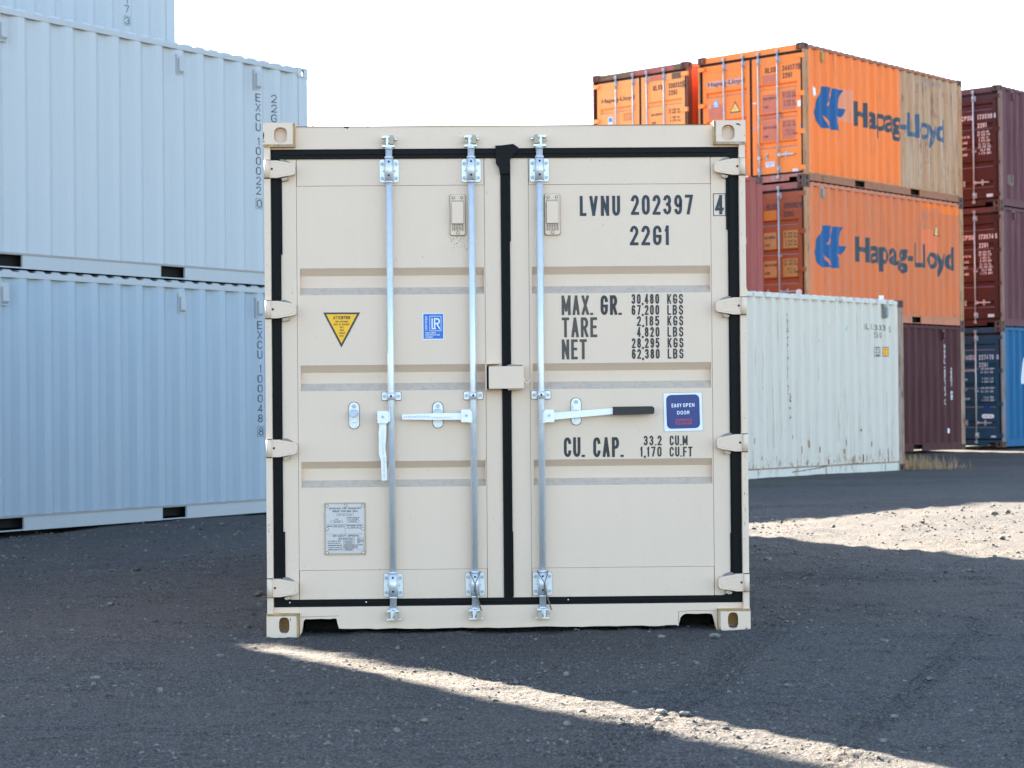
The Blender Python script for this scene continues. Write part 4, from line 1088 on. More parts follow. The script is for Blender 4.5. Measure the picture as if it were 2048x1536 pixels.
# ---- door end of the older containers
RIB3 = [(1.888, 1.862, 1.800, 1.780), (1.332, 1.306, 1.246, 1.222), (.791, .765, .690, .665)]
RIB5 = [(2.23, 2.20, 2.11, 2.083), (1.81, 1.78, 1.70, 1.672), (1.385, 1.355, 1.285, 1.257), (.985, .955, .88, .85), (.558, .528, .44, .411)]
def old_door_end(root, c, ribs, rods=(-.612, -.168, .189, .624), handles=True):
    mb = MB(); mb.box(-1.185, 1.185, .034, .130, 2.4612, 2.575, c['header']); mb.build('door_header', root)
    mb = MB(); mb.prism([(-1.185, .1488), (1.185, .1488), (1.185, .118), (1.055, .118), (1.055, .010), (1.03, .010), (1.03, .092), (.85, .092), (.85, .030), (-.85, .030), (-.85, .092), (-1.03, .092), (-1.03, .01), (-1.055, .01), (-1.055, .118), (-1.185, .118)], .034, .06, c['sill'])
    mb.build('door_sill', root)
    gasket(root, 'rubber_old')
    mb = MB(); mb.box(-1.185, 1.185, .101, .125, .1492, 2.4608, 'rubber_old'); mb.build('door_frame', root)
    dl = door_leaf(root, -1.136, -.0245, -1.057, -.107, c, ribs); dr = door_leaf(root, .0225, 1.130, .118, 1.044, c, ribs)
    for zb, zt in ((2.310, 2.396), (1.600, 1.688), (.884, .972), (.204, .294)): hinge(dl, 'l', zb, zt, c); hinge(dr, 'r', zb, zt, c)
    for x in rods: lock_rod(dl if x < 0 else dr, x, 'galv_old')
    for x in (-.80, -.36): retainer(dl, x, .46, .59, 'galv_old')
    for x in (.352, .789): retainer(dr, x, .46, .59, 'galv_old')
    handle_h(dl, rods[0] - .012, rods[0] - .36, .525, 'galv_old'); handle_h(dl, rods[1] - .012, rods[1] - .36, .525, 'galv_old')
    handle_down(dr, rods[2] + .012, .47, .30, 'galv_old'); handle_h(dr, rods[3] + .012, rods[3] + .36, .525, 'galv_old')
    return dl, dr
def door_drape(mb, ribs, depth=.036):
    br = [z for r in ribs for z in r]
    def f(z):
        for to, ti, bi, bo in ribs:
            if bo <= z <= to:
                if z > ti: return depth * (to - z) / (to - ti)
                if z < bi: return depth * (z - bo) / (bi - bo)
                return depth
        return 0.
    return mb.drape(2, br, f, 1)
DD = -FACE + .0022
def id_text(door, owner, num, chk, ink, xs=(.33, .564, .719, 1.051), z=2.106, z2=1.970, ribs=RIB3, box=True, typ='22G1'):
    mb = MB(); D = -FACE + .0030
    mb.text(owner, xs[0], xs[1], z, z + .105, ink, .165, d=D, gap=.34); mb.text(num, xs[2], xs[3], z, z + .105, ink, .165, d=D, gap=.34)
    mb.text(chk, 1.070, 1.118, z, z + .105, ink, .165, d=D)
    if box: mb.frame(1.058, 1.129, z - .012, z + .117, .006, ink, d=D)
    mb.text(typ, xs[2], xs[2] + .215, z2, z2 + .100, ink, .165, d=D, gap=.34)
    mb.build('container_number', door, recalc=False)
def weight_text(door, words, nums, ink, ribs, zs, zn, h=.047, x0=.28, x1=.73):
    mb = MB(); D = -FACE + .0030
    for (s_, w), z in zip(words, zs): mb.text(s_, x0, x0 + w, z, z + h, ink, .19, d=D, gap=.30)
    for (a, b), z in zip(nums, zn):
        n = len(a); w = .030 * n; mb.text(a, x1 + .17 - w, x1 + .17, z, z + h, ink, .18, d=D, gap=.40); mb.text(b, x1 + .205, x1 + .205 + .026 * len(b), z, z + h, ink, .18, d=D, gap=.40)
    door_drape(mb, ribs); mb.build('weight_lettering', door, recalc=False)
def patches(door, rects, ribs):
    mb = MB()
    for i, (x0, x1, z0, z1, mname) in enumerate(rects): mb.rect(x0, x1, z0, z1, mname, d=-FACE + .0012 + .0002 * i)
    door_drape(mb, ribs); mb.build('repainted_patch', door, recalc=False)

LOGO = [(.668, 1.789), (.989, 1.803), (.958, 1.70), (.903, 1.603), (.830, 1.500), (.774, 1.432), (.836, 1.428), (.900, 1.505), (.946, 1.571), (.986, 1.642), (1.020, 1.788), (1.378, 1.797), (1.310, 1.70), (1.271, 1.625), (1.245, 1.53), (1.236, 1.437), (1.460, 1.429), (1.328, 1.270), (1.111, 1.259),
        (1.180, 1.205), (1.224, 1.162), (1.255, 1.085), (1.265, 1.002), (.973, .992), (.950, 1.045), (.918, 1.092), (.80, 1.172), (.701, 1.251), (.722, 1.195), (.755, 1.138), (.83, 1.065), (.922, 1.003), (.540, .992), (.480, 1.050), (.437, 1.115), (.420, 1.202), (.385, 1.264), (.430, 1.351), (.440, 1.43), (.451, 1.501), (.480, 1.56), (.528, 1.614)]
def ship_line_side(right, dy, dz, x0, x1, zb, zc, ink, logo='logo_blue'):
    mb = MB(); mb.poly([(y + dy, z + dz) for y, z in LOGO], logo, plane='s', d=SX); draped(L20)(mb); mb.build('shipping_line_logo', right, recalc=False)
    mb = MB(); mb.font('Hapag-Lloyd', x0, x1, zb, zc, ink, bold=.028, plane='s', d=SX); draped(L20)(mb); mb.build('shipping_line_lettering', right, recalc=False)

C_REF, C_YAW, C_Z = (5.504, 35.514), .729, .115
# bottom: dark red
c1 = dict(side='burgundy', post='rusty_post', casting='rusty_dark', rail='burgundy', flange='burgundy', roof='burgundy', end='burgundy', door='burgundy_door', header='burgundy', sill='burgundy', ledge='ledge_grey', groove='burgundy_door')
r = place(C_REF, C_YAW, C_Z, 'dark red container with white vertical number at the foot of the orange stack', 'containers of the orange stack')
s_ = container_body(r, L20, c1); old_door_end(r, c1, RIB3)
mb = MB()
z = 2.205
for ch, h in (('W', .098), ('W', .098), ('W', .098), ('U', .098), (' ', .045), ('2', .098), ('8', .098), ('0', .098), ('1', .098), ('9', .098), ('4', .098), (' ', .045), ('0', .115)):
    if ch != ' ':
        mb.text(ch, 5.185 if ch != '1' else 5.21, 5.275 if ch != '1' else 5.255, z - h, z, 'white_ink', .17, plane='s', d=SX)
    z -= h + .006
z = 1.715
for ch in '22G1':
    mb.text(ch, 5.452 if ch != '1' else 5.47, 5.520 if ch != '1' else 5.505, z - .092, z, 'white_ink', .15, plane='s', d=SX); z -= .100
mb.rect(5.455, 5.555, 1.185, 1.225, 'white_ink', plane='s', d=SX); mb.frame(5.455, 5.545, 1.05, 1.225, .02, 'white_ink', plane='s', d=SX + .0004); mb.rect(5.47, 5.525, 1.09, 1.15, 'white_ink', plane='s', d=SX)
draped(L20)(mb); mb.build('container_number', s_, recalc=False)
mb = MB(); mb.poly([(5.385, .36), (5.425, .35), (5.425, .45), (5.39, .46)], 'sticker_white', plane='s', d=SX); draped(L20)(mb); mb.build('paper_label', s_, recalc=False)
side_vent(r, 5.175, 2.385, 'burgundy')
# middle: faded orange
c2 = dict(side='orange_faded', post='rusty_orange_post', casting='rusty_dark', rail='orange_rail', flange='rusty_orange_post', roof='orange_rail', end='orange_faded', door='red_orange_door', header='maroon_primer', sill='maroon_primer', ledge='ledge_grey', groove='red_orange_door')
r = place(C_REF, C_YAW, C_Z + H, 'faded orange container with blue anchor-like logo, middle of the orange stack', 'containers of the orange stack')
s_ = container_body(r, L20, c2); dl, dr = old_door_end(r, c2, RIB3)
ship_line_side(s_, 0, 0, 1.83, 5.70, 1.160, 1.650, 'slate_ink')
mb = MB(); D = SX
mb.text('HLXU', 4.36, 4.60, 2.315, 2.405, 'lilac_ink', .14, plane='s', d=D); mb.text('320392', 4.70, 5.12, 2.315, 2.405, 'lilac_ink', .14, plane='s', d=D); mb.text('22G1', 4.36, 4.60, 2.172, 2.262, 'lilac_ink', .14, plane='s', d=D)
mb.frame(4.39, 4.53, 1.97, 2.05, .014, 'lilac_ink', plane='s', d=D); mb.rect(4.43, 4.49, 1.945, 1.965, 'lilac_ink', plane='s', d=D)
draped(L20)(mb); mb.build('container_number', s_, recalc=False)
mb = MB(); mb.poly([(4.84, 1.845), (5.135, 1.845), (4.90, 2.08)], 'sticker_dark', plane='s', d=D); mb.poly([(4.865, 1.862), (5.085, 1.862), (4.908, 2.045)], 'sticker_pale', plane='s', d=D + .0006); draped(L20)(mb); mb.build('warning_sticker', s_, recalc=False)
mb = MB(); mb.rect(2.70, 2.83, .425, .535, 'sticker_white', plane='s', d=D); draped(L20)(mb); mb.build('paper_label', s_, recalc=False)
side_vent(r, .62, 2.40, 'pale_vent')
patches(dr, [(.262, .560, 1.895, 2.075, 'orange_scrap'), (.255, .547, 1.345, 1.660, 'ochre'), (.697, 1.022, 1.345, 1.678, 'ochre'), (.255, .547, .812, 1.125, 'ochre'), (.690, 1.014, .805, 1.148, 'ochre')], RIB3)
id_text(dr, 'HLXU', '320392', '9', 'orange_ink', z=2.098, z2=1.940, box=False)
weight_text(dr, (('MAX.GROSS', .235), ('TARE', .115), ('MAX.PAYLOAD', .265), ('CUBE', .115)), (('32 500', 'kg'), ('71 650', 'lbs'), ('2 370', 'kg'), ('5 220', 'lbs'), ('30 130', 'kg'), ('66 430', 'lbs'), ('33.2', 'm'), ('1 172', 'CUFT')), 'orange_ink', RIB3,
            (1.545, 1.40, 1.02, .865), (1.600, 1.535, 1.450, 1.385, 1.085, 1.020, .930, .865))
mb = MB(); mb.poly([(.958, .455), (1.099, .455), (1.099, .535), (1.06, .56), (.98, .55)], 'sticker_white', d=-FACE + .003); mb.build('paper_label', dr, recalc=False)
# top: bright orange with a rusty tan far third
c3 = dict(side='orange', post='rusty_orange_post', casting='rusty_dark', rail='orange_rail_top', flange='rusty_orange_post', roof='orange_rail', end='orange_faded', door='orange_door', header='orange_door', sill='primer_grey', ledge='ledge_grey', groove='orange_door')
r = place(C_REF, C_YAW, C_Z + 2 * H, 'bright orange container with blue logo and rusty tan far third, top of the stack', 'containers of the orange stack')
s_ = container_body(r, L20, c3); dl, dr = old_door_end(r, c3, RIB3)
ship_line_side(s_, .03, .056, 1.840, 5.365, 1.212, 1.698, 'slate_mixed')
mb = MB()
mb.text('HLXU', 4.39, 4.66, 2.375, 2.450, 'tan_ink', .17, plane='s', d=SX, gap=.25); mb.text('344177', 4.75, 5.18, 2.335, 2.425, 'tan_ink', .17, plane='s', d=SX, gap=.25); mb.text('22G1', 4.40, 4.66, 2.235, 2.315, 'tan_ink', .17, plane='s', d=SX, gap=.25)
draped(L20)(mb); mb.build('container_number', s_, recalc=False)
mb = MB(); mb.poly([(.40, 1.82), (.47, 1.78), (.48, 1.66), (.43, 1.62), (.40, 1.70)], 'sticker_white', plane='s', d=SX); draped(L20)(mb); mb.build('paper_label', s_, recalc=False)
side_vent(r, .64, 2.40, 'ochre')
patches(dr, [(.262, .560, 1.895, 2.075, 'primer'), (.258, .566, 1.36, 1.70, 'primer'), (.70, 1.010, 1.36, 1.735, 'primer'), (.258, .70, 1.222, 1.345, 'primer'), (.258, .566, .81, 1.20, 'primer'), (.70, 1.0, .81, 1.18, 'primer')], RIB3)
patches(dl, [(-1.030, -.190, 1.985, 2.100, 'lilac'), (-1.0, -.62, 1.35, 1.64, 'primer')], RIB3)
id_text(dr, 'HLXU', '344177', '9', 'orange_ink')
weight_text(dr, (('MAX.GROSS', .285), ('TARE', .115), ('MAX.PAYLOAD', .285), ('CUBE', .115)), (('32 500', 'kg'), ('71 650', 'lbs'), ('2 390', 'kg'), ('5 270', 'lbs'), ('30 110', 'kg'), ('66 380', 'lbs'), ('33.2', 'm'), ('1 172', 'CUFT')), 'orange_ink', RIB3,
            (1.60, 1.44, 1.045, .88), (1.655, 1.595, 1.500, 1.435, 1.11, 1.05, .95, .88))
def line_name(dl, mat='navy_ink'):
    mb = MB(); mb.font('Hapag-Lloyd', -1.010, -.150, 2.004, 2.090, mat, bold=.02, d=-FACE + .003); mb.build('shipping_line_lettering', dl, recalc=False)
line_name(dl)
mb = MB(); mb.rect(-.884, -.760, 1.592, 1.715, 'sticker_cyan', d=DD); mb.text('GL', -.862, -.782, 1.638, 1.694, 'sticker_white', .2, d=DD + .001); mb.rect(-.87, -.775, 1.606, 1.618, 'sticker_white', d=DD + .001)
mb.rect(-1.0, -.935, 1.575, 1.655, 'lilac', d=DD); mb.build('certification_sticker', dl, recalc=False)
mb = MB()
def warn_tri(mb, cx, z0, z1, w):
    mb.poly([(cx - w, z0), (cx + w, z0), (cx, z1)], 'sticker_dark', d=DD); mb.poly([(cx - w * .80, z0 + .022), (cx + w * .80, z0 + .022), (cx, z1 - .045)], 'sticker_pale', d=DD + .0006)
    for i, (t_, ww) in enumerate((('CORTEN', .045), ('STEEL', .035))): mb.text(t_, cx - ww, cx + ww, z0 + .085 - i * .03, z0 + .100 - i * .03, 'sticker_dark', .15, d=DD + .0012)
warn_tri(mb, -.370, 1.442, 1.668, .125); mb.build('warning_sticker', dl, recalc=False)
mb = MB(); mb.rect(.319, .521, .318, .417, 'sticker_ice', d=DD); mb.text('ACEP-8', .345, .495, .368, .400, 'sticker_blue', .17, d=DD + .001); mb.text('DE', .40, .45, .335, .355, 'sticker_blue', .17, d=DD + .001)
mb.rect(.927, 1.054, .180, .240, 'sticker_white', d=DD); mb.text('CHECK', .95, 1.03, .198, .220, 'sticker_blue', .17, d=DD + .001)
mb.rect(1.052, 1.124, 1.400, 1.515, 'sticker_white', d=-FACE + .003); mb.rect(1.098, 1.128, .995, 1.030, 'sticker_cyan', d=-FACE + .003); mb.rect(.04, .12, 1.555, 1.580, 'sticker_ice', d=-FACE + .003); mb.rect(.03, .105, 1.08, 1.105, 'sticker_cyan', d=-FACE + .003)
mb.build('paper_label', dr, recalc=False)

# amber stack left of it
D_REF, D_YAW, D_Z = (3.506, 37.432), .741, .12
cd = dict(side='orange', post='rusty_brown_post', casting='rusty_dark', rail='orange_rail', flange='rusty_orange_post', roof='orange_rail', end='orange_faded', door='amber_door', header='maroon_primer', sill='maroon_primer', ledge='ledge_grey', groove='amber_door')
cd = dict(cd, side='deep_orange')
for i, lb in enumerate(('amber container at the foot of the left orange stack, hidden by the cream container', 'amber container in the middle of the left orange stack, hidden by the cream container',
                        'amber orange container with brown patched header, farther left of the two orange tops')):
    r = place(D_REF, D_YAW, D_Z + i * H, lb, 'containers of the amber stack')
    s_ = container_body(r, L20, cd)
    if i < 2:
        mb = MB(); end_panel(mb, 'amber_door', .06, -1); mb.build('end_panel', r, recalc=False); continue
    dl, dr = old_door_end(r, cd, RIB3)
    patches(dr, [(.80, 1.035, 2.285, 2.40, 'olive'), (.25, .60, 2.30, 2.40, 'primer')], RIB3)
    mb = MB(); mb.rect(-1.04, -.145, 2.463, 2.572, 'olive', d=-.0335); mb.rect(.86, 1.05, 2.463, 2.572, 'olive', d=-.0335); mb.build('repainted_patch', r, recalc=False)
    id_text(dr, 'HLXU', '339332', '5', 'dark_ink')
    weight_text(dr, (('MAX.GROSS', .265), ('TARE', .115)), (('32 500', 'kg'), ('71 650', 'lbs'), ('2 390', 'kg'), ('5 270', 'lbs')), 'orange_ink', RIB3, (1.60, 1.44), (1.655, 1.595, 1.500, 1.435))
    line_name(dl, 'dark_ink')
    mb = MB(); mb.rect(-.848, -.722, 1.55, 1.705, 'sticker_ice', d=DD); mb.rect(-.835, -.735, 1.60, 1.69, 'sticker_cyan', d=DD + .0006); mb.rect(-.80, -.77, 1.63, 1.665, 'sticker_dark', d=DD + .001); mb.rect(-.76, -.748, 1.63, 1.665, 'sticker_dark', d=DD + .001); mb.build('certification_sticker', dl, recalc=False)
    mb = MB(); mb.frame(-.431, -.237, 1.590, 1.735, .006, 'orange_ink', d=DD)
    for j in range(4): mb.text(('APPROVED', 'FOR RAIL', 'TRANSPORT', 'SCHEME')[j], -.415, -.255, 1.700 - j * .033, 1.720 - j * .033, 'orange_ink', .14, d=DD)
    mb.build('approval_lettering', dl, recalc=False)

# right-hand stack: two dark red, one blue
E_REF, E_YAW, E_Z = (10.479, 40.65), .729, .138
ce = dict(side='plum', post='rusty_plum_post', casting='rusty_dark', rail='plum', flange='plum', roof='burgundy', end='burgundy', door='burgundy_door', header='burgundy_header', sill='burgundy_door', ledge='ledge_red', groove='burgundy_door')
cb = dict(side='blue', post='rusty_blue_post', casting='rusty_dark', rail='blue', flange='blue', roof='blue', end='blue', door='blue_door', header='blue_door', sill='blue_door', ledge='ledge_bluegrey', groove='blue_door')
GE = 'containers of the far right stack'
r = place(E_REF, E_YAW, E_Z, 'blue container with white number 227479 at the foot of the far right stack', GE)
s_ = container_body(r, L20, cb); dl, dr = old_door_end(r, cb, RIB5, rods=(-.612, -.168, .189, .593))
id_text(dr, 'NIDU', '227479', '0', 'white_ink_blue', xs=(.335, .565, .651, 1.001), z=1.884, z2=1.724, ribs=RIB5, box=False)
weight_text(dr, (('MAX.GROSS', .27), ('TARE', .1), ('NET', .09), ('CU.CAP', .15)), (('30 480', 'KGS'), ('67 200', 'LBS'), ('2 220', 'KGS'), ('4 890', 'LBS'), ('28 260', 'KGS'), ('62 310', 'LBS'), ('33.2', 'CUM'), ('1 172', 'CUFT')), 'white_ink_blue', RIB5, (1.63, 1.44, 1.22, 1.02), (1.665, 1.59, 1.455, 1.385, 1.25, 1.175, 1.05, .985), x1=.70)
mb = MB(); mb.prism(rrect(.706, .996, .62, .71, .045), FACE - .003, FACE, 'sticker_white'); mb.text('CAUTION', .745, .955, .648, .682, 'red_ink', .17, d=-FACE + .0042)
mb.rect(.921, 1.04, .207, .25, 'sticker_ice', d=-FACE + .003); mb.rect(.76, .90, .79, .90, 'sticker_navy', d=-FACE + .003); mb.build('paper_label', dr, recalc=False)
mb = MB(); mb.poly([(.955, 1.36), (1.4, 1.36), (1.52, 1.93), (1.065, 1.93)], 'white_bold', plane='s', d=SX); draped(L20)(mb); mb.build('shipping_line_lettering', s_, recalc=False)
for i, (lb, num, chk) in enumerate((('dark red container numbered 173674, middle of the far right stack', '173674', '5'), ('dark red container numbered 173530, on top of the far right stack', '173530', '6'))):
    r = place(E_REF, E_YAW, E_Z + (i + 1) * H, lb, GE)
    s_ = container_body(r, L20, ce); dl, dr = old_door_end(r, ce, RIB5, rods=(-.612, -.168, .189, .598))
    id_text(dr, 'CPSU', num, chk, 'white_ink', xs=(.30, .565, .684, 1.029), z=1.892, z2=1.711, ribs=RIB5, box=False)
    weight_text(dr, (('M.G.W.', .23), ('TARE', .16), ('NET', .12), ('CUBE', .16)), (('30 480', 'KG'), ('67 200', 'LBS'), ('2 300', 'KG'), ('5 070', 'LBS'), ('28 180', 'KG'), ('62 130', 'LBS'), ('33.2', 'CUM'), ('1 172', 'CUFT')), 'white_ink', RIB5, (1.515, 1.39, 1.27, 1.13), (1.59, 1.53, 1.465, 1.40, 1.335, 1.275, 1.20, 1.13), x1=.69, h=.05)
    mb = MB(); mb.rect(.88, 1.03, .205, .270, 'sticker_ice', d=-FACE + .003); mb.build('paper_label', dr, recalc=False)
    side_vent(r, .63, 2.40, 'plum')
    if i:
        mb = MB(); mb.text('U', .45, .74, .45, .70, 'chip_edge', .3, plane='s', d=SX); draped(L20)(mb); mb.build('faded_mark', s_, recalc=False)

# ------------------------------------------------------------------ the yard ground
def hash2(ix, iy, seed):
    h = (ix.astype(np.int64) * 374761393 + iy.astype(np.int64) * 668265263 + seed * 974634777) & 0x7fffffff
    h = ((h ^ (h >> 13)) * 1274126177) & 0x7fffffff
    return ((h ^ (h >> 16)) & 0xffff) / 65535.0
def vnoise(x, y, seed):
    ix, iy = np.floor(x), np.floor(y); fx, fy = x - ix, y - iy
    fx = fx * fx * (3 - 2 * fx); fy = fy * fy * (3 - 2 * fy)
    a, b = hash2(ix, iy, seed), hash2(ix + 1, iy, seed); c, d = hash2(ix, iy + 1, seed), hash2(ix + 1, iy + 1, seed)
    return a + (b - a) * fx + (c - a) * fy + (a - b - c + d) * fx * fy - .5
CTRL = np.array([(0, 3, 0), (0, 6, 0), (-3, 8, 0), (3, 8, .0), (-1.2, 9.6, -.006), (1.2, 9.6, .004), (0, 13, 0), (3.3, 13.5, -.02), (2.4, 16, .0), (-5.8, 17.3, -.125), (-2.4, 22.3, -.075), (5, 20, .03), (2, 27, -.03),
                 (6.7, 32.3, -.03), (9.5, 39.5, .06), (10.5, 40.6, .10), (16, 46, .13), (-8, 12, -.07), (-12, 30, -.08), (5.5, 35.5, .02), (12, 30, .0), (3.5, 37.4, .03)], float)
def ground_h(x, y, micro=True):
    num = np.zeros_like(x); den = np.zeros_like(x)
    for cx, cy, cz in CTRL:
        w = 1 / (((x - cx) ** 2 + (y - cy) ** 2) + 1.2) ** 1.5
        num += w * cz; den += w
    far = 1 / (np.maximum(0, np.hypot(x, y - 20) - 60) / 60 + 1)
    z = num / den * far
    z = z + .016 * vnoise(x / 1.9, y / 1.9, 1) + .012 * vnoise(x / .7, y / .7, 2)
    if micro:
        amp = 1.25 + .9 * np.clip((y - 10) / 4, 0, 1) * np.clip((30 - y) / 10, 0, 1)
        rough = .55 + .9 * np.clip(vnoise(x / 1.3, y / .8, 9) + .5, 0, 1)
        z = z + rough * amp * (.0085 * vnoise(x / .21, y / .21, 3) + .0075 * vnoise(x / .085, y / .085, 4) + .0065 * np.abs(vnoise(x / .042, y / .042, 5)) + .004 * vnoise(x / .019, y / .019, 6))
        # ragged crests left by a scraper, roughly across the view
        r = vnoise(x / .35 + .8 * vnoise(x / .5, y / .5, 12), y / .075, 7); z = z + .034 * np.clip(r - .16, 0, 1) * amp
        # tyre tracks
        for (ax, ay, bx, by, wd, sd) in ((.02, 5.2, 1.55, 10.4, .11, 21), (.62, 5.0, 2.6, 10.3, .07, 22), (2.0, 6.5, 5.5, 13.0, .12, 23), (-3.2, 10.5, -.9, 14.5, .10, 24)):
            dx, dy = bx - ax, by - ay; ln = math.hypot(dx, dy); dx /= ln; dy /= ln
            s_ = (x - ax) * dx + (y - ay) * dy; t = -(x - ax) * dy + (y - ay) * dx + .03 * vnoise(s_ / .9, s_ * 0, sd)
            m_ = np.clip((wd - np.abs(t)) / .02, 0, 1) * np.clip(s_ / .3, 0, 1) * np.clip((ln - s_) / .5, 0, 1)
            tread = .5 + .5 * np.sign(np.sin(t * 2 * math.pi / .052 + .9 * np.sign(np.sin(s_ * 2 * math.pi / .07))))
            z = z + m_ * (-.004 + .007 * tread * (.55 + .9 * (vnoise(x / .1, y / .1, sd + 5) + .4)))
    return z
def axis_vals(lo, d0, hi, step, far_lo, far_hi, grow):
    v = list(np.arange(lo, hi, step)); 
    a, st = v[0], step
    left = []
    while a > far_lo: st *= grow; a -= st; left.append(a)
    a, st = v[-1], step
    right = []
    while a < far_hi: st *= grow; a += st; right.append(a)
    return np.array(left[::-1] + v + right)
gx = axis_vals(-1.9, 0, 2.05, .0105, -900, 900, 1.028)
gy_near = np.arange(5.4, 8.2, .0115)
ys_ = list(gy_near); a, st = ys_[-1], .0115
while a < 12.5: st *= 1.0062; a += st; ys_.append(a)
while a < 1500: st *= 1.022; a += st; ys_.append(a)
lo_ = []; a, st = ys_[0], .0115
while a > -400: st *= 1.06; a -= st; lo_.append(a)
gy = np.array(lo_[::-1] + ys_)
GX, GY = np.meshgrid(gx, gy)
GZ = ground_h(GX.ravel(), GY.ravel())
nx, ny = len(gx), len(gy)
co = np.stack([GX.ravel(), GY.ravel(), GZ], 1).astype(np.float32)
idx = np.arange(nx * ny).reshape(ny, nx)
qd = np.stack([idx[:-1, :-1], idx[:-1, 1:], idx[1:, 1:], idx[1:, :-1]], -1).reshape(-1, 4).astype(np.int32)
def np_mesh(name, co, quads, k=4, smooth=True):
    me = bpy.data.meshes.new(name); me.vertices.add(len(co)); me.vertices.foreach_set('co', co.ravel())
    me.loops.add(quads.size); me.loops.foreach_set('vertex_index', quads.ravel())
    me.polygons.add(len(quads)); me.polygons.foreach_set('loop_start', np.arange(0, quads.size, k, dtype=np.int32)); me.polygons.foreach_set('loop_total', np.full(len(quads), k, np.int32))
    me.polygons.foreach_set('use_smooth', np.full(len(quads), smooth)); me.update(); me.validate()
    o = bpy.data.objects.new(name, me); COL.objects.link(o); return o
ground = np_mesh('ground', co, qd); ground['kind'] = 'structure'

def ground_material():
    m, nt, b = new_mat('gravel_dirt'); k = NT(nt); co = k.coord()
    big = k.noise(k.scale(co, (.22, .55, 1)), 1.0, 4, .6, .6)
    med = k.noise(co, 2.3, 6, .65)
    fine = k.noise(co, 46, 6, .75)
    grit = nt.nodes.new('ShaderNodeTexVoronoi'); nt.links.new(co, grit.inputs['Vector']); grit.inputs['Scale'].default_value = 62; grit.inputs['Randomness'].default_value = 1
    dust, grey, dark = (.112, .092, .072), (.074, .069, .065), (.030, .029, .030)
    x, y, z = k.xyz(co)
    c = k.mix(k.step(k.m('ADD', k.m('MULTIPLY', big, .6), k.m('MULTIPLY', med, .4)), .40, .60), grey, dust)
    band = k.noise(k.scale(co, (.10, .75, 1)), 1.0, 3, .55, .4)
    farm = k.m('MULTIPLY', k.step(y, 10.5, 13.5), k.step(x, .5, 1.8))
    c = k.mix(k.m('MULTIPLY', k.step(band, .50, .62), k.m('ADD', k.m('MULTIPLY', farm, .75), .12)), c, dark)
    c = k.mix(k.m('MULTIPLY', k.step(fine, .36, .70), .60), c, k.mix(fine, (.030, .027, .025), (.135, .115, .092)))
    gv = k.m('FRACT', k.m('MULTIPLY', grit.outputs['Color'] if False else k.m('ADD', k.xyz(grit.outputs['Position'])[0], k.xyz(grit.outputs['Position'])[1]), 37.7))
    stone = k.m('MULTIPLY', k.step(grit.outputs['Distance'], .50, .30), k.step(gv, .45, .75))
    c = k.mix(k.m('MULTIPLY', stone, .8), c, k.mix(gv, (.035, .034, .034), (.145, .130, .112)))
    g2 = nt.nodes.new('ShaderNodeTexVoronoi'); nt.links.new(k.scale(co, (1, 1, .5)), g2.inputs['Vector']); g2.inputs['Scale'].default_value = 150
    s2 = k.m('FRACT', k.m('MULTIPLY', k.m('ADD', k.xyz(g2.outputs['Position'])[0], k.xyz(g2.outputs['Position'])[1]), 91.3))
    c = k.mix(.62, c, k.mix(k.m('POWER', s2, 2.2), tuple(.5 * q for q in (.050, .047, .046)), (.185, .17, .155)))
    nt.links.new(c, b.inputs['Base Color']); b.inputs['Roughness'].default_value = .92; b.inputs['Specular IOR Level'].default_value = .18
    h = k.m('ADD', k.m('MULTIPLY', fine, .9), k.m('MULTIPLY', stone, .8))
    h = k.m('ADD', h, k.m('MULTIPLY', k.noise(co, 13, 5, .7), 1.6))
    k.bump(h, 1.0, .014, b)
    return m
M['ground'] = ground_material(); ground.data.materials.append(M['ground'])

# loose stones: one mass
def stone_mat():
    m, nt, b = new_mat('loose_stone'); k = NT(nt); co = k.coord()
    oi = k.noise(co, 21, 1); n = k.noise(co, 160, 4, .7)
    c = k.mix(k.step(oi, .35, .65), (.050, .047, .045), (.22, .20, .17)); c = k.mix(k.m('MULTIPLY', n, .4), c, (.09, .084, .08))
    nt.links.new(c, b.inputs['Base Color']); b.inputs['Roughness'].default_value = .9; b.inputs['Specular IOR Level'].default_value = .2
    return m
M['stone'] = stone_mat()
def ico():
    bm = bmesh.new(); bmesh.ops.create_icosphere(bm, subdivisions=2, radius=1)
    v = np.array([tuple(p.co) for p in bm.verts]); f = np.array([[q.index for q in p.verts] for p in bm.faces]); bm.free(); return v, f
iv, if_ = ico()
rg = np.random.default_rng(7)
N = 34000
yy = 5.2 + (rg.random(N) ** 1.6) * 15.0; xx = (rg.random(N) - .5) * 2 * (.30 * yy + .2)
clump = vnoise(xx / .6, yy / .35, 31) + .5 * vnoise(xx / .2, yy / .15, 32)
keep = rg.random(N) < np.clip(.25 + 1.5 * clump, .05, 1); xx, yy = xx[keep], yy[keep]; N = len(xx)
sz = .0028 + .0062 * rg.random(N) ** 2.2 + (rg.random(N) < .012) * rg.uniform(.006, .014, N)
sz *= np.clip(yy / 9, .85, 1.8)
inF = (np.abs(xx) < 1.2) & (yy > 9.75) & (yy < 15.6); xx, yy, sz = xx[~inF], yy[~inF], sz[~inF]
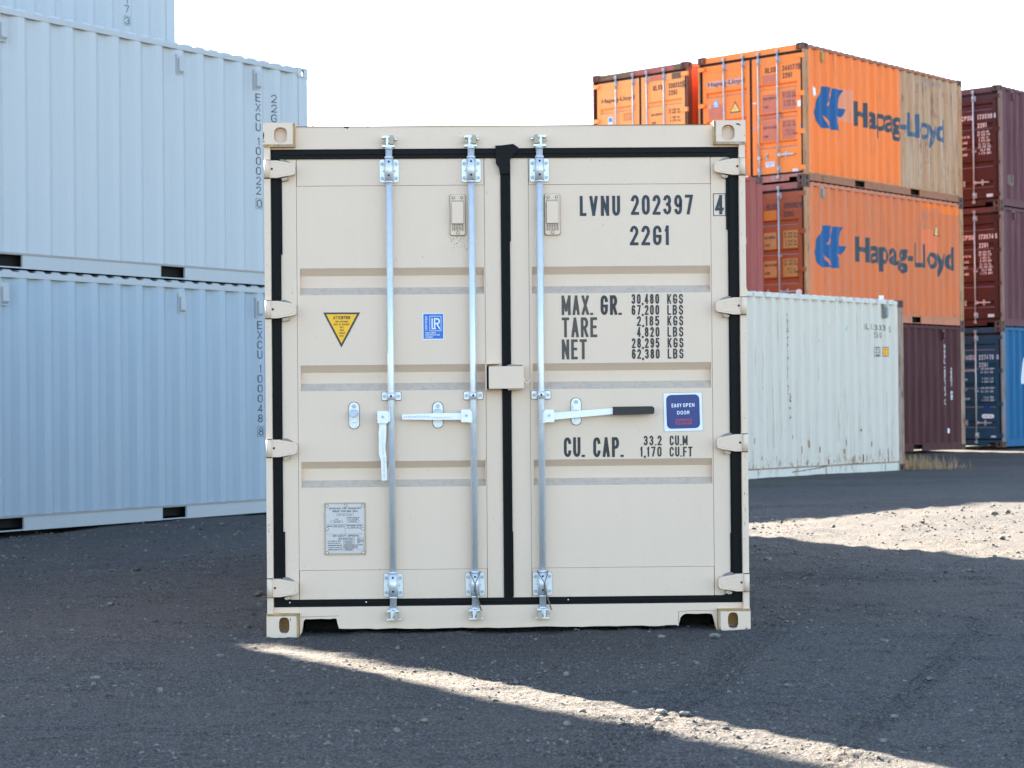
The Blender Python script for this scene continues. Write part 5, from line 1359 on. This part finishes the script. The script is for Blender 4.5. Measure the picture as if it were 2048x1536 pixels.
# a few bigger stones seen lying in the picture
big = [(-.99, 8.62, .022), (.62, 6.98, .020), (.25, 7.12, .016), (-.55, 9.02, .016), (.98, 9.30, .022), (.72, 9.32, .015), (.48, 7.62, .017), (.22, 8.10, .016), (-1.55, 9.15, .012), (-.2, 7.0, .015), (.8, 8.4, .015), (1.1, 7.7, .014), (1.5, 8.6, .014), (1.25, 6.45, .015), (-.33, 6.9, .017), (-.9, 7.1, .013), (1.55, 9.9, .02), (2.2, 10.4, .016)]
xx = np.append(xx, [b[0] for b in big]); yy = np.append(yy, [b[1] for b in big]); sz = np.append(sz, [b[2] for b in big]); N = len(xx)
zz = ground_h(xx, yy)
V = np.repeat(iv[None], N, 0) * (1 + .28 * (rg.random((N, len(iv), 1)) - .5))
V *= sz[:, None, None] * np.stack([rg.uniform(.8, 1.35, N), rg.uniform(.7, 1.2, N), rg.uniform(.5, .85, N)], 1)[:, None, :]
th = rg.random(N) * 6.283; cs, sn = np.cos(th)[:, None], np.sin(th)[:, None]
vx, vy = V[..., 0] * cs - V[..., 1] * sn, V[..., 0] * sn + V[..., 1] * cs
V = np.stack([vx + xx[:, None], vy + yy[:, None], V[..., 2] + (zz + sz * .22)[:, None]], -1)
F = (if_[None] + (np.arange(N) * len(iv))[:, None, None]).reshape(-1, 3).astype(np.int32)
gravel = np_mesh('gravel', V.reshape(-1, 3).astype(np.float32), F, 3, False)
gravel['kind'] = 'stuff'; gravel['label'] = 'loose small stones scattered over the dirt yard'; gravel['category'] = 'gravel'
gravel.data.materials.append(M['stone'])

# dry grass by the foot of the pale container
M['straw'] = flat_mat('dry_straw', (.34, .235, .125), .8, var=.25, scale=30)
mb = MB(); rnd = random.Random(3)
e0 = Vector((6.668, 32.33)); npn = Vector((math.cos(P_YAW), -math.sin(P_YAW)))
for i in range(520):
    u = rnd.gauss(.55, .45); v = rnd.gauss(-.05, .30)
    if u < .05: u = rnd.uniform(.05, .4)
    p = e0 + lp * u + npn * v
    z = float(ground_h(np.array([p.x]), np.array([p.y]))[0]) - .01
    h = rnd.uniform(.08, .34) * max(.35, 1 - abs(u - .5) * .7); a = rnd.uniform(0, 6.28); ln = rnd.uniform(.02, .14); w = .005
    dx, dy = math.cos(a), math.sin(a)
    p0 = Vector((p.x, p.y, z)); p1 = p0 + Vector((dx * ln * .4, dy * ln * .4, h * .6)); p2 = p0 + Vector((dx * ln, dy * ln, h))
    s_ = Vector((-dy, dx, 0)) * w
    mb.face([p0 - s_, p0 + s_, p1 + s_ * .7, p1 - s_ * .7], 'straw'); mb.face([p1 - s_ * .7, p1 + s_ * .7, p2], 'straw')
g = mb.build('dry_grass', None, recalc=False); g['kind'] = 'stuff'; g['label'] = 'tuft of dry straw-coloured grass at the foot of the pale container'; g['category'] = 'grass'
